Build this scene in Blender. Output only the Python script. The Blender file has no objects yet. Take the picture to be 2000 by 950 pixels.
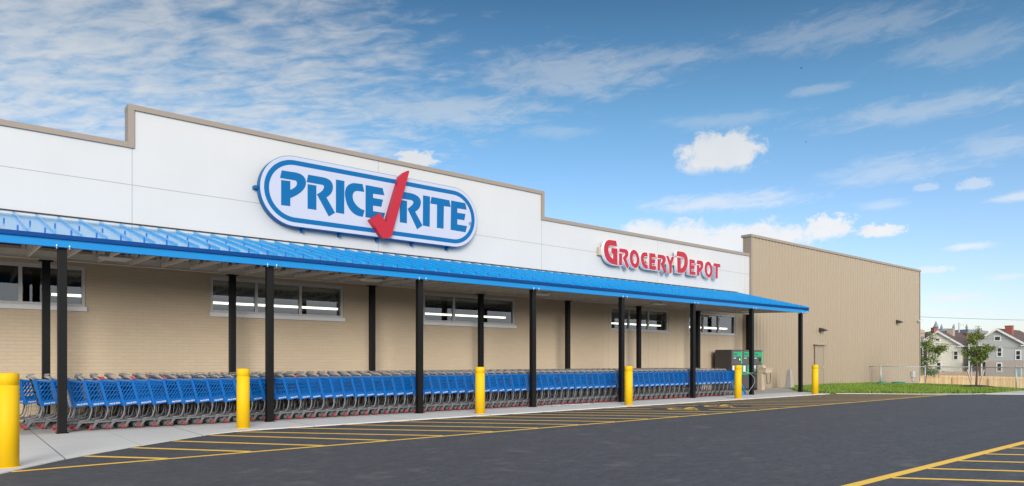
import bpy, bmesh, math, random
from mathutils import Vector, Matrix
random.seed(7)
R_ = math.radians
scene = bpy.context.scene
COL = scene.collection

# ---------------------------------------------------------------- camera model (used to survey the photograph)
FPX, HC, HY, CX = 1345.0, 1.35, 706.0, 1000.0
TH = math.atan(1106.0 / FPX)
FW = (math.sin(TH), math.cos(TH)); RT = (math.cos(TH), -math.sin(TH))
def pl(u, v, Y):                       # surveyed point on a plane parallel to the store front
    r = (u - CX) / FPX
    X = Y * (r * FW[1] - RT[1]) / (RT[0] - r * FW[0]); d = FW[0] * X + FW[1] * Y
    return X, HC + (HY - v) / FPX * d
def px(u, v, X):                       # surveyed point on a plane X = const
    r = (u - CX) / FPX
    Y = X * (RT[0] - r * FW[0]) / (r * FW[1] - RT[1]); d = FW[0] * X + FW[1] * Y
    return Y, HC + (HY - v) / FPX * d
def gr(u, v, z=0.0):                   # surveyed point on the ground
    d = FPX * (HC - z) / (v - HY); l = (u - CX) / FPX * d
    return FW[0] * d + RT[0] * l, FW[1] * d + RT[1] * l
def at(u, v, d):
    l = (u - CX) / FPX * d
    return Vector((FW[0] * d + RT[0] * l, FW[1] * d + RT[1] * l, HC + (HY - v) / FPX * d))

# ---------------------------------------------------------------- materials
def nodes_of(m):
    m.use_nodes = True
    return m.node_tree.nodes, m.node_tree.links
def N(nt, t, **kw):
    n = nt.nodes.new(t)
    for k, v in kw.items(): setattr(n, k, v)
    return n
def mathn(nt, op, a, b=None, c=None):
    n = nt.nodes.new('ShaderNodeMath'); n.operation = op
    for i, x in enumerate((a, b, c)):
        if x is None: continue
        if isinstance(x, (int, float)): n.inputs[i].default_value = x
        else: nt.links.new(x, n.inputs[i])
    return n.outputs[0]
def mixc(nt, fac, a, b, blend='MIX'):
    n = nt.nodes.new('ShaderNodeMix'); n.data_type = 'RGBA'; n.blend_type = blend
    for s, x in ((n.inputs[0], fac), (n.inputs[6], a), (n.inputs[7], b)):
        if isinstance(x, (int, float)): s.default_value = x
        elif isinstance(x, tuple): s.default_value = (*x[:3], 1)
        else: nt.links.new(x, s)
    return n.outputs[2]
def mat(name, col, rough=0.5, metal=0.0, var=0.08, scale=6.0, bump=0.0, bscale=60.0, coat=0.0, spec=0.5):
    """Principled paint with a slight procedural mottling (object-space noise)."""
    m = bpy.data.materials.new(name); nodes_of(m); nt = m.node_tree
    b = nt.nodes['Principled BSDF']
    b.inputs['Roughness'].default_value = rough; b.inputs['Metallic'].default_value = metal
    b.inputs['Coat Weight'].default_value = coat; b.inputs['Specular IOR Level'].default_value = spec
    tc = N(nt, 'ShaderNodeTexCoord')
    nz = N(nt, 'ShaderNodeTexNoise'); nz.inputs['Scale'].default_value = scale; nz.inputs['Detail'].default_value = 5
    nt.links.new(tc.outputs['Object'], nz.inputs['Vector'])
    dark = tuple(c * (1 - var) for c in col); lite = tuple(min(1, c * (1 + var)) for c in col)
    nt.links.new(mixc(nt, nz.outputs[0], dark, lite), b.inputs['Base Color'])
    rr = mathn(nt, 'MULTIPLY_ADD', nz.outputs[0], 0.16, rough - 0.08)
    nt.links.new(rr, b.inputs['Roughness'])
    if bump:
        n2 = N(nt, 'ShaderNodeTexNoise'); n2.inputs['Scale'].default_value = bscale; n2.inputs['Detail'].default_value = 4
        nt.links.new(tc.outputs['Object'], n2.inputs['Vector'])
        bp = N(nt, 'ShaderNodeBump'); bp.inputs['Strength'].default_value = bump; bp.inputs['Distance'].default_value = 0.02
        nt.links.new(n2.outputs[0], bp.inputs['Height']); nt.links.new(bp.outputs[0], b.inputs['Normal'])
    return m
def pingline(nt, coord, period, width, offset=0.0):
    """1 on thin lines every `period` along coord, else 0"""
    a = mathn(nt, 'ADD', coord, -offset + 1000 * period + period / 2)
    a = mathn(nt, 'MODULO', a, period); a = mathn(nt, 'SUBTRACT', a, period / 2); a = mathn(nt, 'ABSOLUTE', a)
    return mathn(nt, 'LESS_THAN', a, width / 2)
def atline(nt, coord, pos, width):
    a = mathn(nt, 'SUBTRACT', coord, pos); a = mathn(nt, 'ABSOLUTE', a)
    return mathn(nt, 'LESS_THAN', a, width / 2)

M = {}
M['white_trim'] = mat('white_paint', (.72, .73, .74), .5)
M['coping'] = mat('coping_metal', (.27, .222, .18), .45, var=.05)
M['black_post'] = mat('black_steel_paint', (.006, .006, .007), .5, var=.25, scale=3, spec=.18)
M['blue_beam'] = mat('blue_beam_paint', (.001, .215, .54), .4, var=.05, spec=.3)
M['blue_dark'] = mat('blue_gutter_paint', (.004, .10, .42), .35, var=.05)
M['steel'] = mat('primed_steel', (.66, .62, .57), .55, var=.12)
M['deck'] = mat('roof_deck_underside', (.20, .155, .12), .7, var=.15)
M['alu'] = mat('anodised_frame', (.54, .535, .53), .45, metal=.1, var=.05)
M['sill'] = mat('sill_metal', (.66, .67, .68), .4, var=.04)
M['bolt'] = mat('zinc_bolt', (.75, .75, .75), .35, metal=.4)
M['yellow'] = mat('bollard_yellow', (.74, .455, .004), .6, var=.04, scale=4, spec=.25)
M['cart_blue'] = mat('cart_blue_plastic', (.0005, .105, .37), .42, var=.08, spec=.3)
M['cart_grey'] = mat('cart_grey_coat', (.15, .15, .158), .45, metal=.15, var=.1)
M['cart_light'] = mat('cart_light_grey_plastic', (.27, .265, .265), .5, var=.08)
M['chrome'] = mat('zinc_wire', (.55, .55, .56), .3, metal=.8)
M['tyre'] = mat('wheel_rubber', (.045, .045, .05), .6)
M['hub'] = mat('wheel_hub', (.30, .30, .31), .5)
M['red'] = mat('red_plastic', (.55, .012, .02), .4)
M['sign_red'] = mat('sign_red_acrylic', (.40, .011, .03), .4, var=.03, scale=2, spec=.3)
M['sign_white'] = mat('sign_white_acrylic', (.43, .455, .56), .4, var=.015, scale=2)
M['sign_blue'] = mat('sign_blue_vinyl', (.0002, .112, .30), .45, var=.03, scale=2, spec=.15)
M['letter_white'] = mat('letter_return_white', (.76, .77, .80), .35, var=.02)
M['raceway'] = mat('raceway_beige', (.48, .40, .28), .5)
M['kiosk'] = mat('kiosk_dark_grey', (.036, .034, .032), .5, var=.1)
M['kiosk_front'] = mat('kiosk_front_grey', (.075, .075, .077), .45, var=.08)
M['green'] = mat('kiosk_green', (.01, .36, .17), .4, var=.25, scale=9)
M['green_dark'] = mat('kiosk_dark_green', (.005, .10, .05), .4)
M['lime'] = mat('kiosk_lime', (.12, .62, .18), .4)
M['paper'] = mat('notice_paper', (.70, .71, .72), .6)
M['dark'] = mat('dark_recess', (.012, .012, .013), .6)
M['tan_plastic'] = mat('tan_plastic', (.46, .37, .27), .55)
M['grey_cone'] = mat('grey_weathered_plastic', (.33, .31, .28), .6, var=.15)
M['bronze'] = mat('dark_bronze_fixture', (.05, .042, .035), .45)
M['galv'] = mat('galvanised_steel', (.48, .50, .51), .45, metal=.3)
M['wood_new'] = mat('new_pine_boards', (.74, .53, .27), .75, var=.16, scale=3)
M['wood_old'] = mat('weathered_boards', (.36, .25, .20), .8, var=.2, scale=2)
M['stake'] = mat('stake_wood', (.58, .40, .27), .75)
M['mulch'] = mat('dark_mulch', (.035, .022, .015), .95, var=.4, scale=20, bump=.8, bscale=25)
M['bark'] = mat('bark', (.13, .085, .055), .9, var=.3, scale=20)
M['brick_red'] = mat('red_brick', (.28, .09, .065), .85, var=.2, scale=4)
M['brick_pale'] = mat('pale_brick', (.38, .31, .26), .85, var=.2, scale=3)
M['slate'] = mat('slate_roof', (.20, .235, .28), .7, var=.15, scale=.5)
M['shingle'] = mat('brown_shingles', (.105, .072, .060), .9, var=.2, scale=4)
M['house_glass'] = mat('house_window_glass', (.03, .032, .036), .12)
M['teal'] = mat('teal_door_paint', (.22, .38, .37), .5)
M['house_white'] = mat('house_white_trim', (.72, .72, .70), .6)
M['wire'] = mat('black_cable', (.03, .03, .032), .6)
M['grey_cable'] = mat('grey_cable', (.42, .42, .43), .45)
M['concrete'] = mat('pale_concrete', (.50, .49, .47), .85, var=.08, scale=2, bump=.1)
M['room'] = mat('dim_interior', (.055, .05, .045), .8)
M['bird'] = mat('dark_feathers', (.03, .03, .03), .8)
M['util_green'] = mat('utility_lid_green', (.02, .20, .10), .5)

def wall_white():
    m = bpy.data.materials.new('white_insulated_panel'); nodes_of(m); nt = m.node_tree; b = nt.nodes['Principled BSDF']
    g = N(nt, 'ShaderNodeTexCoord'); s = N(nt, 'ShaderNodeSeparateXYZ'); nt.links.new(g.outputs['Object'], s.inputs[0])
    x, z = s.outputs[0], s.outputs[2]
    ln = mathn(nt, 'MAXIMUM', atline(nt, z, 5.56, .016), pingline(nt, x, 6.56, .014, 3.437))
    nz = N(nt, 'ShaderNodeTexNoise'); nz.inputs['Scale'].default_value = .6; nz.inputs['Detail'].default_value = 6
    nt.links.new(g.outputs['Object'], nz.inputs[0])
    # faint rain streaks
    mp = N(nt, 'ShaderNodeMapping'); mp.inputs['Scale'].default_value = (3.0, 1, .18); nt.links.new(g.outputs['Object'], mp.inputs[0])
    n2 = N(nt, 'ShaderNodeTexNoise'); n2.inputs['Scale'].default_value = 1.5; n2.inputs['Detail'].default_value = 5; nt.links.new(mp.outputs[0], n2.inputs[0])
    c = mixc(nt, nz.outputs[0], (.50, .505, .51), (.555, .56, .565))
    st = mathn(nt, 'MULTIPLY', n2.outputs[0], .16)
    c = mixc(nt, st, c, (.42, .415, .405)); c = mixc(nt, ln, c, (.28, .275, .27))
    nt.links.new(c, b.inputs['Base Color']); b.inputs['Roughness'].default_value = .55
    mp2 = N(nt, 'ShaderNodeMapping'); mp2.inputs['Scale'].default_value = (6, 1, 26); nt.links.new(g.outputs['Object'], mp2.inputs[0])
    n3 = N(nt, 'ShaderNodeTexNoise'); n3.inputs['Scale'].default_value = 2; nt.links.new(mp2.outputs[0], n3.inputs[0])
    bp = N(nt, 'ShaderNodeBump'); bp.inputs['Strength'].default_value = .12; bp.inputs['Distance'].default_value = .01
    h = mathn(nt, 'SUBTRACT', n3.outputs[0], ln); nt.links.new(h, bp.inputs['Height']); nt.links.new(bp.outputs[0], b.inputs['Normal'])
    return m
M['wall_white'] = wall_white()
def wall_brick():
    m = bpy.data.materials.new('tan_painted_brick'); nodes_of(m); nt = m.node_tree; b = nt.nodes['Principled BSDF']
    g = N(nt, 'ShaderNodeTexCoord'); s = N(nt, 'ShaderNodeSeparateXYZ'); nt.links.new(g.outputs['Object'], s.inputs[0])
    cb = N(nt, 'ShaderNodeCombineXYZ'); nt.links.new(s.outputs[0], cb.inputs[0]); nt.links.new(s.outputs[2], cb.inputs[1])
    br = N(nt, 'ShaderNodeTexBrick'); nt.links.new(cb.outputs[0], br.inputs[0])
    br.inputs['Color1'].default_value = (.53, .425, .30, 1); br.inputs['Color2'].default_value = (.50, .40, .28, 1); br.inputs['Mortar'].default_value = (.455, .365, .255, 1)
    br.inputs['Scale'].default_value = 1; br.inputs['Mortar Size'].default_value = .0065; br.inputs['Mortar Smooth'].default_value = .4
    br.inputs['Brick Width'].default_value = .30; br.inputs['Row Height'].default_value = .082
    nz = N(nt, 'ShaderNodeTexNoise'); nz.inputs['Scale'].default_value = 1.3; nz.inputs['Detail'].default_value = 7; nt.links.new(g.outputs['Object'], nz.inputs[0])
    c = mixc(nt, mathn(nt, 'MULTIPLY', nz.outputs[0], .35), br.outputs[0], (.45, .36, .25))
    nt.links.new(c, b.inputs['Base Color']); b.inputs['Roughness'].default_value = .6
    bp = N(nt, 'ShaderNodeBump'); bp.inputs['Strength'].default_value = .5; bp.inputs['Distance'].default_value = .008; bp.invert = True
    n2 = N(nt, 'ShaderNodeTexNoise'); n2.inputs['Scale'].default_value = 40; nt.links.new(g.outputs['Object'], n2.inputs[0])
    h = mathn(nt, 'MULTIPLY_ADD', n2.outputs[0], .35, br.outputs[1])
    nt.links.new(h, bp.inputs['Height']); nt.links.new(bp.outputs[0], b.inputs['Normal'])
    return m
M['brick'] = wall_brick()
def wall_panel():
    m = bpy.data.materials.new('tan_flush_panel'); nodes_of(m); nt = m.node_tree; b = nt.nodes['Principled BSDF']
    g = N(nt, 'ShaderNodeTexCoord'); s = N(nt, 'ShaderNodeSeparateXYZ'); nt.links.new(g.outputs['Object'], s.inputs[0])
    ln = pingline(nt, s.outputs[0], .62, .014)
    nz = N(nt, 'ShaderNodeTexNoise'); nz.inputs['Scale'].default_value = 1.1; nz.inputs['Detail'].default_value = 6; nt.links.new(g.outputs['Object'], nz.inputs[0])
    c = mixc(nt, nz.outputs[0], (.49, .395, .28), (.53, .43, .31)); c = mixc(nt, ln, c, (.33, .26, .18))
    nt.links.new(c, b.inputs['Base Color']); b.inputs['Roughness'].default_value = .5
    return m
M['panel'] = wall_panel()
M['tan_metal'] = mat('tan_ribbed_metal', (.325, .26, .18), .42, var=.05, scale=.5)
M['tan_door'] = mat('tan_door_paint', (.30, .24, .165), .45)
def roof_blue():
    m = mat('blue_standing_seam', (.0003, .30, .64), .24, var=.04, scale=1.5)
    b = m.node_tree.nodes['Principled BSDF']; m.node_tree.links.remove(b.inputs['Roughness'].links[0]); b.inputs['Roughness'].default_value = .22; b.inputs['Specular IOR Level'].default_value = .28; b.inputs['Coat Weight'].default_value = .3; b.inputs['Coat Roughness'].default_value = .12
    return m
M['roof_blue'] = roof_blue()
def asphalt():
    m = bpy.data.materials.new('fresh_asphalt'); nodes_of(m); nt = m.node_tree; b = nt.nodes['Principled BSDF']
    g = N(nt, 'ShaderNodeTexCoord'); o = g.outputs['Object']
    def nz(s, d, vec=o, r=.6):
        n = N(nt, 'ShaderNodeTexNoise'); n.inputs['Scale'].default_value = s; n.inputs['Detail'].default_value = d; n.inputs['Roughness'].default_value = r; nt.links.new(vec, n.inputs[0]); return n.outputs[0]
    big = nz(.22, 5); mid = nz(1.7, 6); fine = nz(70, 3); agg = nz(22, 4)
    mp = N(nt, 'ShaderNodeMapping'); mp.inputs['Scale'].default_value = (.12, 1.6, 1); mp.inputs['Rotation'].default_value = (0, 0, R_(-14)); nt.links.new(o, mp.inputs[0])
    lay = nz(1.0, 5, mp.outputs[0])
    c = mixc(nt, big, (.040, .043, .055), (.066, .069, .080))
    c = mixc(nt, mathn(nt, 'MULTIPLY', lay, .65), c, (.085, .083, .088))
    k = mathn(nt, 'MULTIPLY_ADD', fine, 1.1, .45); kk = mathn(nt, 'MULTIPLY_ADD', agg, .8, .6); k = mathn(nt, 'MULTIPLY', k, kk)
    gm = N(nt, 'ShaderNodeMapping'); gm.inputs['Scale'].default_value = (3.2, 7.5, 1); gm.inputs['Rotation'].default_value = (0, 0, R_(39)); nt.links.new(o, gm.inputs[0])
    k = mathn(nt, 'MULTIPLY', k, mathn(nt, 'MULTIPLY_ADD', nz(2.2, 8, gm.outputs[0], .78), 2.1, -.05))
    k = mathn(nt, 'MULTIPLY', k, mathn(nt, 'MULTIPLY_ADD', nz(.9, 6, gm.outputs[0], .7), 1.2, .40))
    cc = N(nt, 'ShaderNodeVectorMath', operation='SCALE'); nt.links.new(c, cc.inputs[0]); nt.links.new(k, cc.inputs['Scale'])
    # dry, dusty scuffs
    sc = N(nt, 'ShaderNodeMapRange'); sc.inputs[1].default_value = .56; sc.inputs[2].default_value = .80; nt.links.new(mid, sc.inputs[0])
    c2 = mixc(nt, mathn(nt, 'MULTIPLY', sc.outputs[0], .6), cc.outputs[0], (.19, .18, .165))
    nt.links.new(c2, b.inputs['Base Color'])
    rr = mathn(nt, 'MULTIPLY_ADD', mid, .25, .62); nt.links.new(rr, b.inputs['Roughness'])
    bp = N(nt, 'ShaderNodeBump'); bp.inputs['Strength'].default_value = .5; bp.inputs['Distance'].default_value = .01
    nt.links.new(mathn(nt, 'ADD', fine, agg), bp.inputs['Height']); nt.links.new(bp.outputs[0], b.inputs['Normal'])
    return m
M['asphalt'] = asphalt()
def sidewalk_m():
    m = bpy.data.materials.new('broom_finished_concrete'); nodes_of(m); nt = m.node_tree; b = nt.nodes['Principled BSDF']
    g = N(nt, 'ShaderNodeTexCoord'); s = N(nt, 'ShaderNodeSeparateXYZ'); nt.links.new(g.outputs['Object'], s.inputs[0])
    x, y = s.outputs[0], s.outputs[1]
    nz = N(nt, 'ShaderNodeTexNoise'); nz.inputs['Scale'].default_value = 1.1; nz.inputs['Detail'].default_value = 8; nt.links.new(g.outputs['Object'], nz.inputs[0])
    n2 = N(nt, 'ShaderNodeTexNoise'); n2.inputs['Scale'].default_value = 60; nt.links.new(g.outputs['Object'], n2.inputs[0])
    c = mixc(nt, nz.outputs[0], (.60, .585, .56), (.76, .745, .72))
    c = mixc(nt, mathn(nt, 'MULTIPLY', n2.outputs[0], .25), c, (.38, .37, .35))
    ln = mathn(nt, 'MAXIMUM', pingline(nt, x, 2.32, .016, 1.266), mathn(nt, 'MULTIPLY', pingline(nt, x, 2.32, .010, 2.40), .5))
    l2 = mathn(nt, 'MULTIPLY', mathn(nt, 'MAXIMUM', atline(nt, y, 12.72, .010), atline(nt, y, 14.15, .010)), .45)
    c = mixc(nt, mathn(nt, 'MAXIMUM', ln, l2), c, (.16, .15, .14))
    # browner, darker floor where the carts stand
    d = N(nt, 'ShaderNodeMapRange'); d.inputs[1].default_value = 14.95; d.inputs[2].default_value = 15.5; nt.links.new(mathn(nt, 'MULTIPLY_ADD', nz.outputs[0], .5, mathn(nt, 'SUBTRACT', y, .25)), d.inputs[0])
    c = mixc(nt, mathn(nt, 'MULTIPLY', d.outputs[0], .55), c, (.27, .225, .175))
    nt.links.new(c, b.inputs['Base Color']); b.inputs['Roughness'].default_value = .85
    bp = N(nt, 'ShaderNodeBump'); bp.inputs['Strength'].default_value = .25; bp.inputs['Distance'].default_value = .006
    nt.links.new(mathn(nt, 'SUBTRACT', n2.outputs[0], ln), bp.inputs['Height']); nt.links.new(bp.outputs[0], b.inputs['Normal'])
    return m
M['sidewalk'] = sidewalk_m()
def paint_m():
    m = bpy.data.materials.new('yellow_road_paint'); nodes_of(m); nt = m.node_tree; b = nt.nodes['Principled BSDF']
    g = N(nt, 'ShaderNodeTexCoord')
    nz = N(nt, 'ShaderNodeTexNoise'); nz.inputs['Scale'].default_value = 9; nz.inputs['Detail'].default_value = 8; nz.inputs['Roughness'].default_value = .7; nt.links.new(g.outputs['Object'], nz.inputs[0])
    mr = N(nt, 'ShaderNodeMapRange'); mr.inputs[1].default_value = .52; mr.inputs[2].default_value = .74; nt.links.new(nz.outputs[0], mr.inputs[0])
    c = mixc(nt, mathn(nt, 'MULTIPLY', mr.outputs[0], .3), (.97, .59, .075), (.42, .28, .10))
    nt.links.new(c, b.inputs['Base Color']); b.inputs['Roughness'].default_value = .7
    return m
M['paint'] = paint_m()
def leafy(name, a, b_, scale):
    m = bpy.data.materials.new(name); nodes_of(m); nt = m.node_tree; b = nt.nodes['Principled BSDF']
    g = N(nt, 'ShaderNodeTexCoord')
    nz = N(nt, 'ShaderNodeTexNoise'); nz.inputs['Scale'].default_value = scale; nz.inputs['Detail'].default_value = 6; nz.inputs['Roughness'].default_value = .75; nt.links.new(g.outputs['Object'], nz.inputs[0])
    mr = N(nt, 'ShaderNodeMapRange'); mr.inputs[1].default_value = .3; mr.inputs[2].default_value = .7; nt.links.new(nz.outputs[0], mr.inputs[0])
    nt.links.new(mixc(nt, mr.outputs[0], a, b_), b.inputs['Base Color']); b.inputs['Roughness'].default_value = .6
    b.inputs['Subsurface Weight'].default_value = 0
    return m
M['grass'] = leafy('grass_blades', (.095, .19, .012), (.23, .32, .035), 1.1)
M['lawn'] = leafy('lawn_soil', (.05, .10, .012), (.10, .165, .02), 2.5)
M['leaf'] = leafy('tree_leaves', (.06, .105, .018), (.20, .26, .05), 3.0)
M['leaf_dark'] = leafy('distant_leaves', (.02, .035, .012), (.055, .075, .025), .3)
M['dirt'] = leafy('rough_ground', (.10, .10, .045), (.19, .16, .09), .08)
def siding(name, lo, hi=None, split=0.0):
    m = bpy.data.materials.new(name); nodes_of(m); nt = m.node_tree; b = nt.nodes['Principled BSDF']
    g = N(nt, 'ShaderNodeTexCoord'); s = N(nt, 'ShaderNodeSeparateXYZ'); nt.links.new(g.outputs['Object'], s.inputs[0])
    ln = pingline(nt, s.outputs[2], .2, .03)
    c = lo
    if hi: c = mixc(nt, mathn(nt, 'GREATER_THAN', s.outputs[2], split), lo, hi)
    c = mixc(nt, mathn(nt, 'MULTIPLY', ln, .3), c, (.1, .09, .08))
    nz = N(nt, 'ShaderNodeTexNoise'); nz.inputs['Scale'].default_value = 1; nt.links.new(g.outputs['Object'], nz.inputs[0])
    c = mixc(nt, mathn(nt, 'MULTIPLY', nz.outputs[0], .12), c, (.2, .19, .17))
    nt.links.new(c, b.inputs['Base Color']); b.inputs['Roughness'].default_value = .65
    return m
M['cream_siding'] = siding('cream_clapboard', (.80, .755, .62))
M['grey_siding'] = siding('grey_and_taupe_clapboard', (.43, .37, .32), (.45, .46, .445), 1.50)
def glass_m():
    m = bpy.data.materials.new('dark_store_glass'); nodes_of(m); nt = m.node_tree
    for n in list(nt.nodes): nt.nodes.remove(n)
    out = N(nt, 'ShaderNodeOutputMaterial'); mx = N(nt, 'ShaderNodeMixShader'); tr = N(nt, 'ShaderNodeBsdfTransparent'); gl = N(nt, 'ShaderNodeBsdfGlossy'); fr = N(nt, 'ShaderNodeFresnel')
    tr.inputs[0].default_value = (.74, .77, .76, 1); gl.inputs['Roughness'].default_value = .01; gl.inputs[0].default_value = (.9, .95, 1, 1); fr.inputs[0].default_value = 1.85
    ge = N(nt, 'ShaderNodeNewGeometry'); nt.links.new(mathn(nt, 'MULTIPLY', fr.outputs[0], mathn(nt, 'SUBTRACT', 1.0, ge.outputs['Backfacing'])), mx.inputs[0]); nt.links.new(tr.outputs[0], mx.inputs[1]); nt.links.new(gl.outputs[0], mx.inputs[2]); nt.links.new(mx.outputs[0], out.inputs[0])
    return m
M['glass'] = glass_m()
def emit(name, c, s):
    m = bpy.data.materials.new(name); nodes_of(m); nt = m.node_tree; b = nt.nodes['Principled BSDF']
    b.inputs['Base Color'].default_value = (.8, .8, .8, 1); b.inputs['Emission Color'].default_value = (*c, 1); b.inputs['Emission Strength'].default_value = s
    return m
M['tube'] = emit('lit_fluorescent', (1, .93, .78), 2.6)
M['lens'] = mat('prismatic_lens', (.62, .60, .56), .4)

# ---------------------------------------------------------------- mesh helpers
class MB:
    """collects boxes, bars, tubes, prisms; build() links them as one mesh object"""
    def __init__(s): s.bm = bmesh.new(); s.mi = 0; s.smooth = False
    def face(s, pts):
        vs = [s.bm.verts.new(p) for p in pts]; f = s.bm.faces.new(vs); f.material_index = s.mi; f.smooth = s.smooth; return f
    def hexa(s, p):                    # 8 points: bottom ring 0-3, top ring 4-7
        v = [s.bm.verts.new(q) for q in p]
        for ix in ((3, 2, 1, 0), (4, 5, 6, 7), (0, 1, 5, 4), (1, 2, 6, 5), (2, 3, 7, 6), (3, 0, 4, 7)):
            f = s.bm.faces.new([v[i] for i in ix]); f.material_index = s.mi
        return v
    def box(s, x0, x1, y0, y1, z0, z1):
        return s.hexa([(x0, y0, z0), (x1, y0, z0), (x1, y1, z0), (x0, y1, z0), (x0, y0, z1), (x1, y0, z1), (x1, y1, z1), (x0, y1, z1)])
    def bar(s, a, b, w, h, up=(0, 0, 1)):  # rectangular bar from a to b
        a, b = Vector(a), Vector(b); d = (b - a).normalized(); upv = Vector(up)
        if abs(d.dot(upv)) > .98: upv = Vector((1, 0, 0))
        sd = d.cross(upv).normalized(); u2 = sd.cross(d)
        r = lambda p: [p - sd * w / 2 - u2 * h / 2, p + sd * w / 2 - u2 * h / 2, p + sd * w / 2 + u2 * h / 2, p - sd * w / 2 + u2 * h / 2]
        s.hexa(r(a) + r(b))
    def tube(s, pts, r, n=6, caps=True):
        pts = [Vector(p) for p in pts]; rings = []; rs = r if isinstance(r, (list, tuple)) else [r] * len(pts)
        prev = None
        for i, p in enumerate(pts):
            d = (pts[min(i + 1, len(pts) - 1)] - pts[max(i - 1, 0)]).normalized()
            if prev is None:
                t = Vector((0, 0, 1)) if abs(d.z) < .9 else Vector((1, 0, 0)); a = d.cross(t).normalized()
            else: a = (prev - d * prev.dot(d)).normalized()
            prev = a; b = d.cross(a)
            rings.append([s.bm.verts.new(p + (a * math.cos(2 * math.pi * k / n) + b * math.sin(2 * math.pi * k / n)) * rs[i]) for k in range(n)])
        for A, B in zip(rings, rings[1:]):
            for k in range(n):
                f = s.bm.faces.new((A[k], A[(k + 1) % n], B[(k + 1) % n], B[k])); f.material_index = s.mi; f.smooth = True
        if caps:
            for ring in (rings[0][::-1], rings[-1]):
                f = s.bm.faces.new(ring); f.material_index = s.mi
    def lathe(s, prof, n=24, c=(0, 0, 0), axis='z'):
        rings = []
        for r, h in prof:
            ring = []
            for k in range(n):
                a = 2 * math.pi * k / n; x, y = r * math.cos(a), r * math.sin(a)
                p = (c[0] + x, c[1] + y, c[2] + h) if axis == 'z' else (c[0] + x, c[1] + h, c[2] + y)
                ring.append(s.bm.verts.new(p))
            rings.append(ring)
        for A, B in zip(rings, rings[1:]):
            for k in range(n):
                f = s.bm.faces.new((A[k], A[(k + 1) % n], B[(k + 1) % n], B[k])); f.material_index = s.mi; f.smooth = True
        for ring in (rings[0], rings[-1]):
            f = s.bm.faces.new(ring); f.material_index = s.mi
    def poly(s, pts, z0, z1):          # vertical prism over a ground polygon
        n = len(pts); lo = [s.bm.verts.new((p[0], p[1], z0)) for p in pts]; hi = [s.bm.verts.new((p[0], p[1], z1)) for p in pts]
        s.bm.faces.new(lo[::-1]); s.bm.faces.new(hi)
        for i in range(n): s.bm.faces.new((lo[i], lo[(i + 1) % n], hi[(i + 1) % n], hi[i]))
    def sheet(s, pts, z): s.face([(p[0], p[1], z) for p in pts])
    def build(s, name, material, parent=None, loc=None, norm=True, bevel=0.0):
        if norm: bmesh.ops.recalc_face_normals(s.bm, faces=s.bm.faces[:])
        me = bpy.data.meshes.new(name); s.bm.to_mesh(me); s.bm.free()
        for m in (material if isinstance(material, (list, tuple)) else [material]): me.materials.append(m)
        o = bpy.data.objects.new(name, me); COL.objects.link(o)
        if loc is not None: o.location = loc
        if parent is not None: o.parent = parent
        if bevel:
            b = o.modifiers.new('edge', 'BEVEL'); b.width = bevel; b.segments = 2; b.limit_method = 'ANGLE'
        return o
def tag(o, label, cat, group=None, kind=None):
    o['label'] = label; o['category'] = cat
    if group: o['group'] = group
    if kind: o['kind'] = kind
    return o
def thing(name, label, cat, loc=(0, 0, 0), rz=0.0, group=None):
    o = bpy.data.objects.new(name, None); o.empty_display_size = .2; COL.objects.link(o); o.location = loc; o.rotation_euler = (0, 0, rz)
    return tag(o, label, cat, group)
def struct(o): o['kind'] = 'structure'; return o
def copy_tree(o, parent=None):
    c = o.copy(); COL.objects.link(c)
    if parent is not None: c.parent = parent
    for ch in list(o.children): copy_tree(ch, c)
    return c

# outlines: start point, then (x,y) line-to or (cx,cy,x,y) quadratic curve-to
def outline(path, n=10):
    pts = [path[0]]
    for p in path[1:]:
        if len(p) == 2: pts.append(p)
        else:
            a = pts[-1]; c = p[:2]; e = p[2:]
            for i in range(1, n + 1):
                t = i / n; pts.append(((1 - t) ** 2 * a[0] + 2 * t * (1 - t) * c[0] + t * t * e[0], (1 - t) ** 2 * a[1] + 2 * t * (1 - t) * c[1] + t * t * e[1]))
    return pts
def ell(C, a, b, n=40):
    return [(C[0] + a[0] * math.cos(2 * math.pi * k / n) + b[0] * math.sin(2 * math.pi * k / n), C[1] + a[1] * math.cos(2 * math.pi * k / n) + b[1] * math.sin(2 * math.pi * k / n)) for k in range(n)]
def front_plate(name, loops, yf, depth, material, parent=None, grow=0.0, bevel=0.0):
    """flat shape given as XZ loops (holes allowed), front face at Y=yf, extending `depth` back into +Y"""
    cu = bpy.data.curves.new(name + '_outline', 'CURVE'); cu.dimensions = '2D'; cu.fill_mode = 'BOTH'; cu.extrude = depth / 2; cu.offset = grow
    cu.bevel_depth = bevel; cu.bevel_resolution = 1
    for lp in loops:
        sp = cu.splines.new('POLY'); sp.points.add(len(lp) - 1); sp.use_cyclic_u = True
        for q, p in zip(sp.points, lp): q.co = (p[0], p[1], 0, 1)
    tmp = bpy.data.objects.new('tmp_outline', cu); COL.objects.link(tmp)
    dg = bpy.context.evaluated_depsgraph_get(); dg.update()
    me = bpy.data.meshes.new_from_object(tmp.evaluated_get(dg)); bpy.data.objects.remove(tmp); bpy.data.curves.remove(cu)
    me.name = name
    me.transform(Matrix.Translation((0, yf + depth / 2, 0)) @ Matrix.Rotation(R_(90), 4, 'X'))
    me.materials.clear()
    for m in (material if isinstance(material, (list, tuple)) else [material]): me.materials.append(m)
    o = bpy.data.objects.new(name, me); COL.objects.link(o)
    if parent: o.parent = parent
    return o
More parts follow.
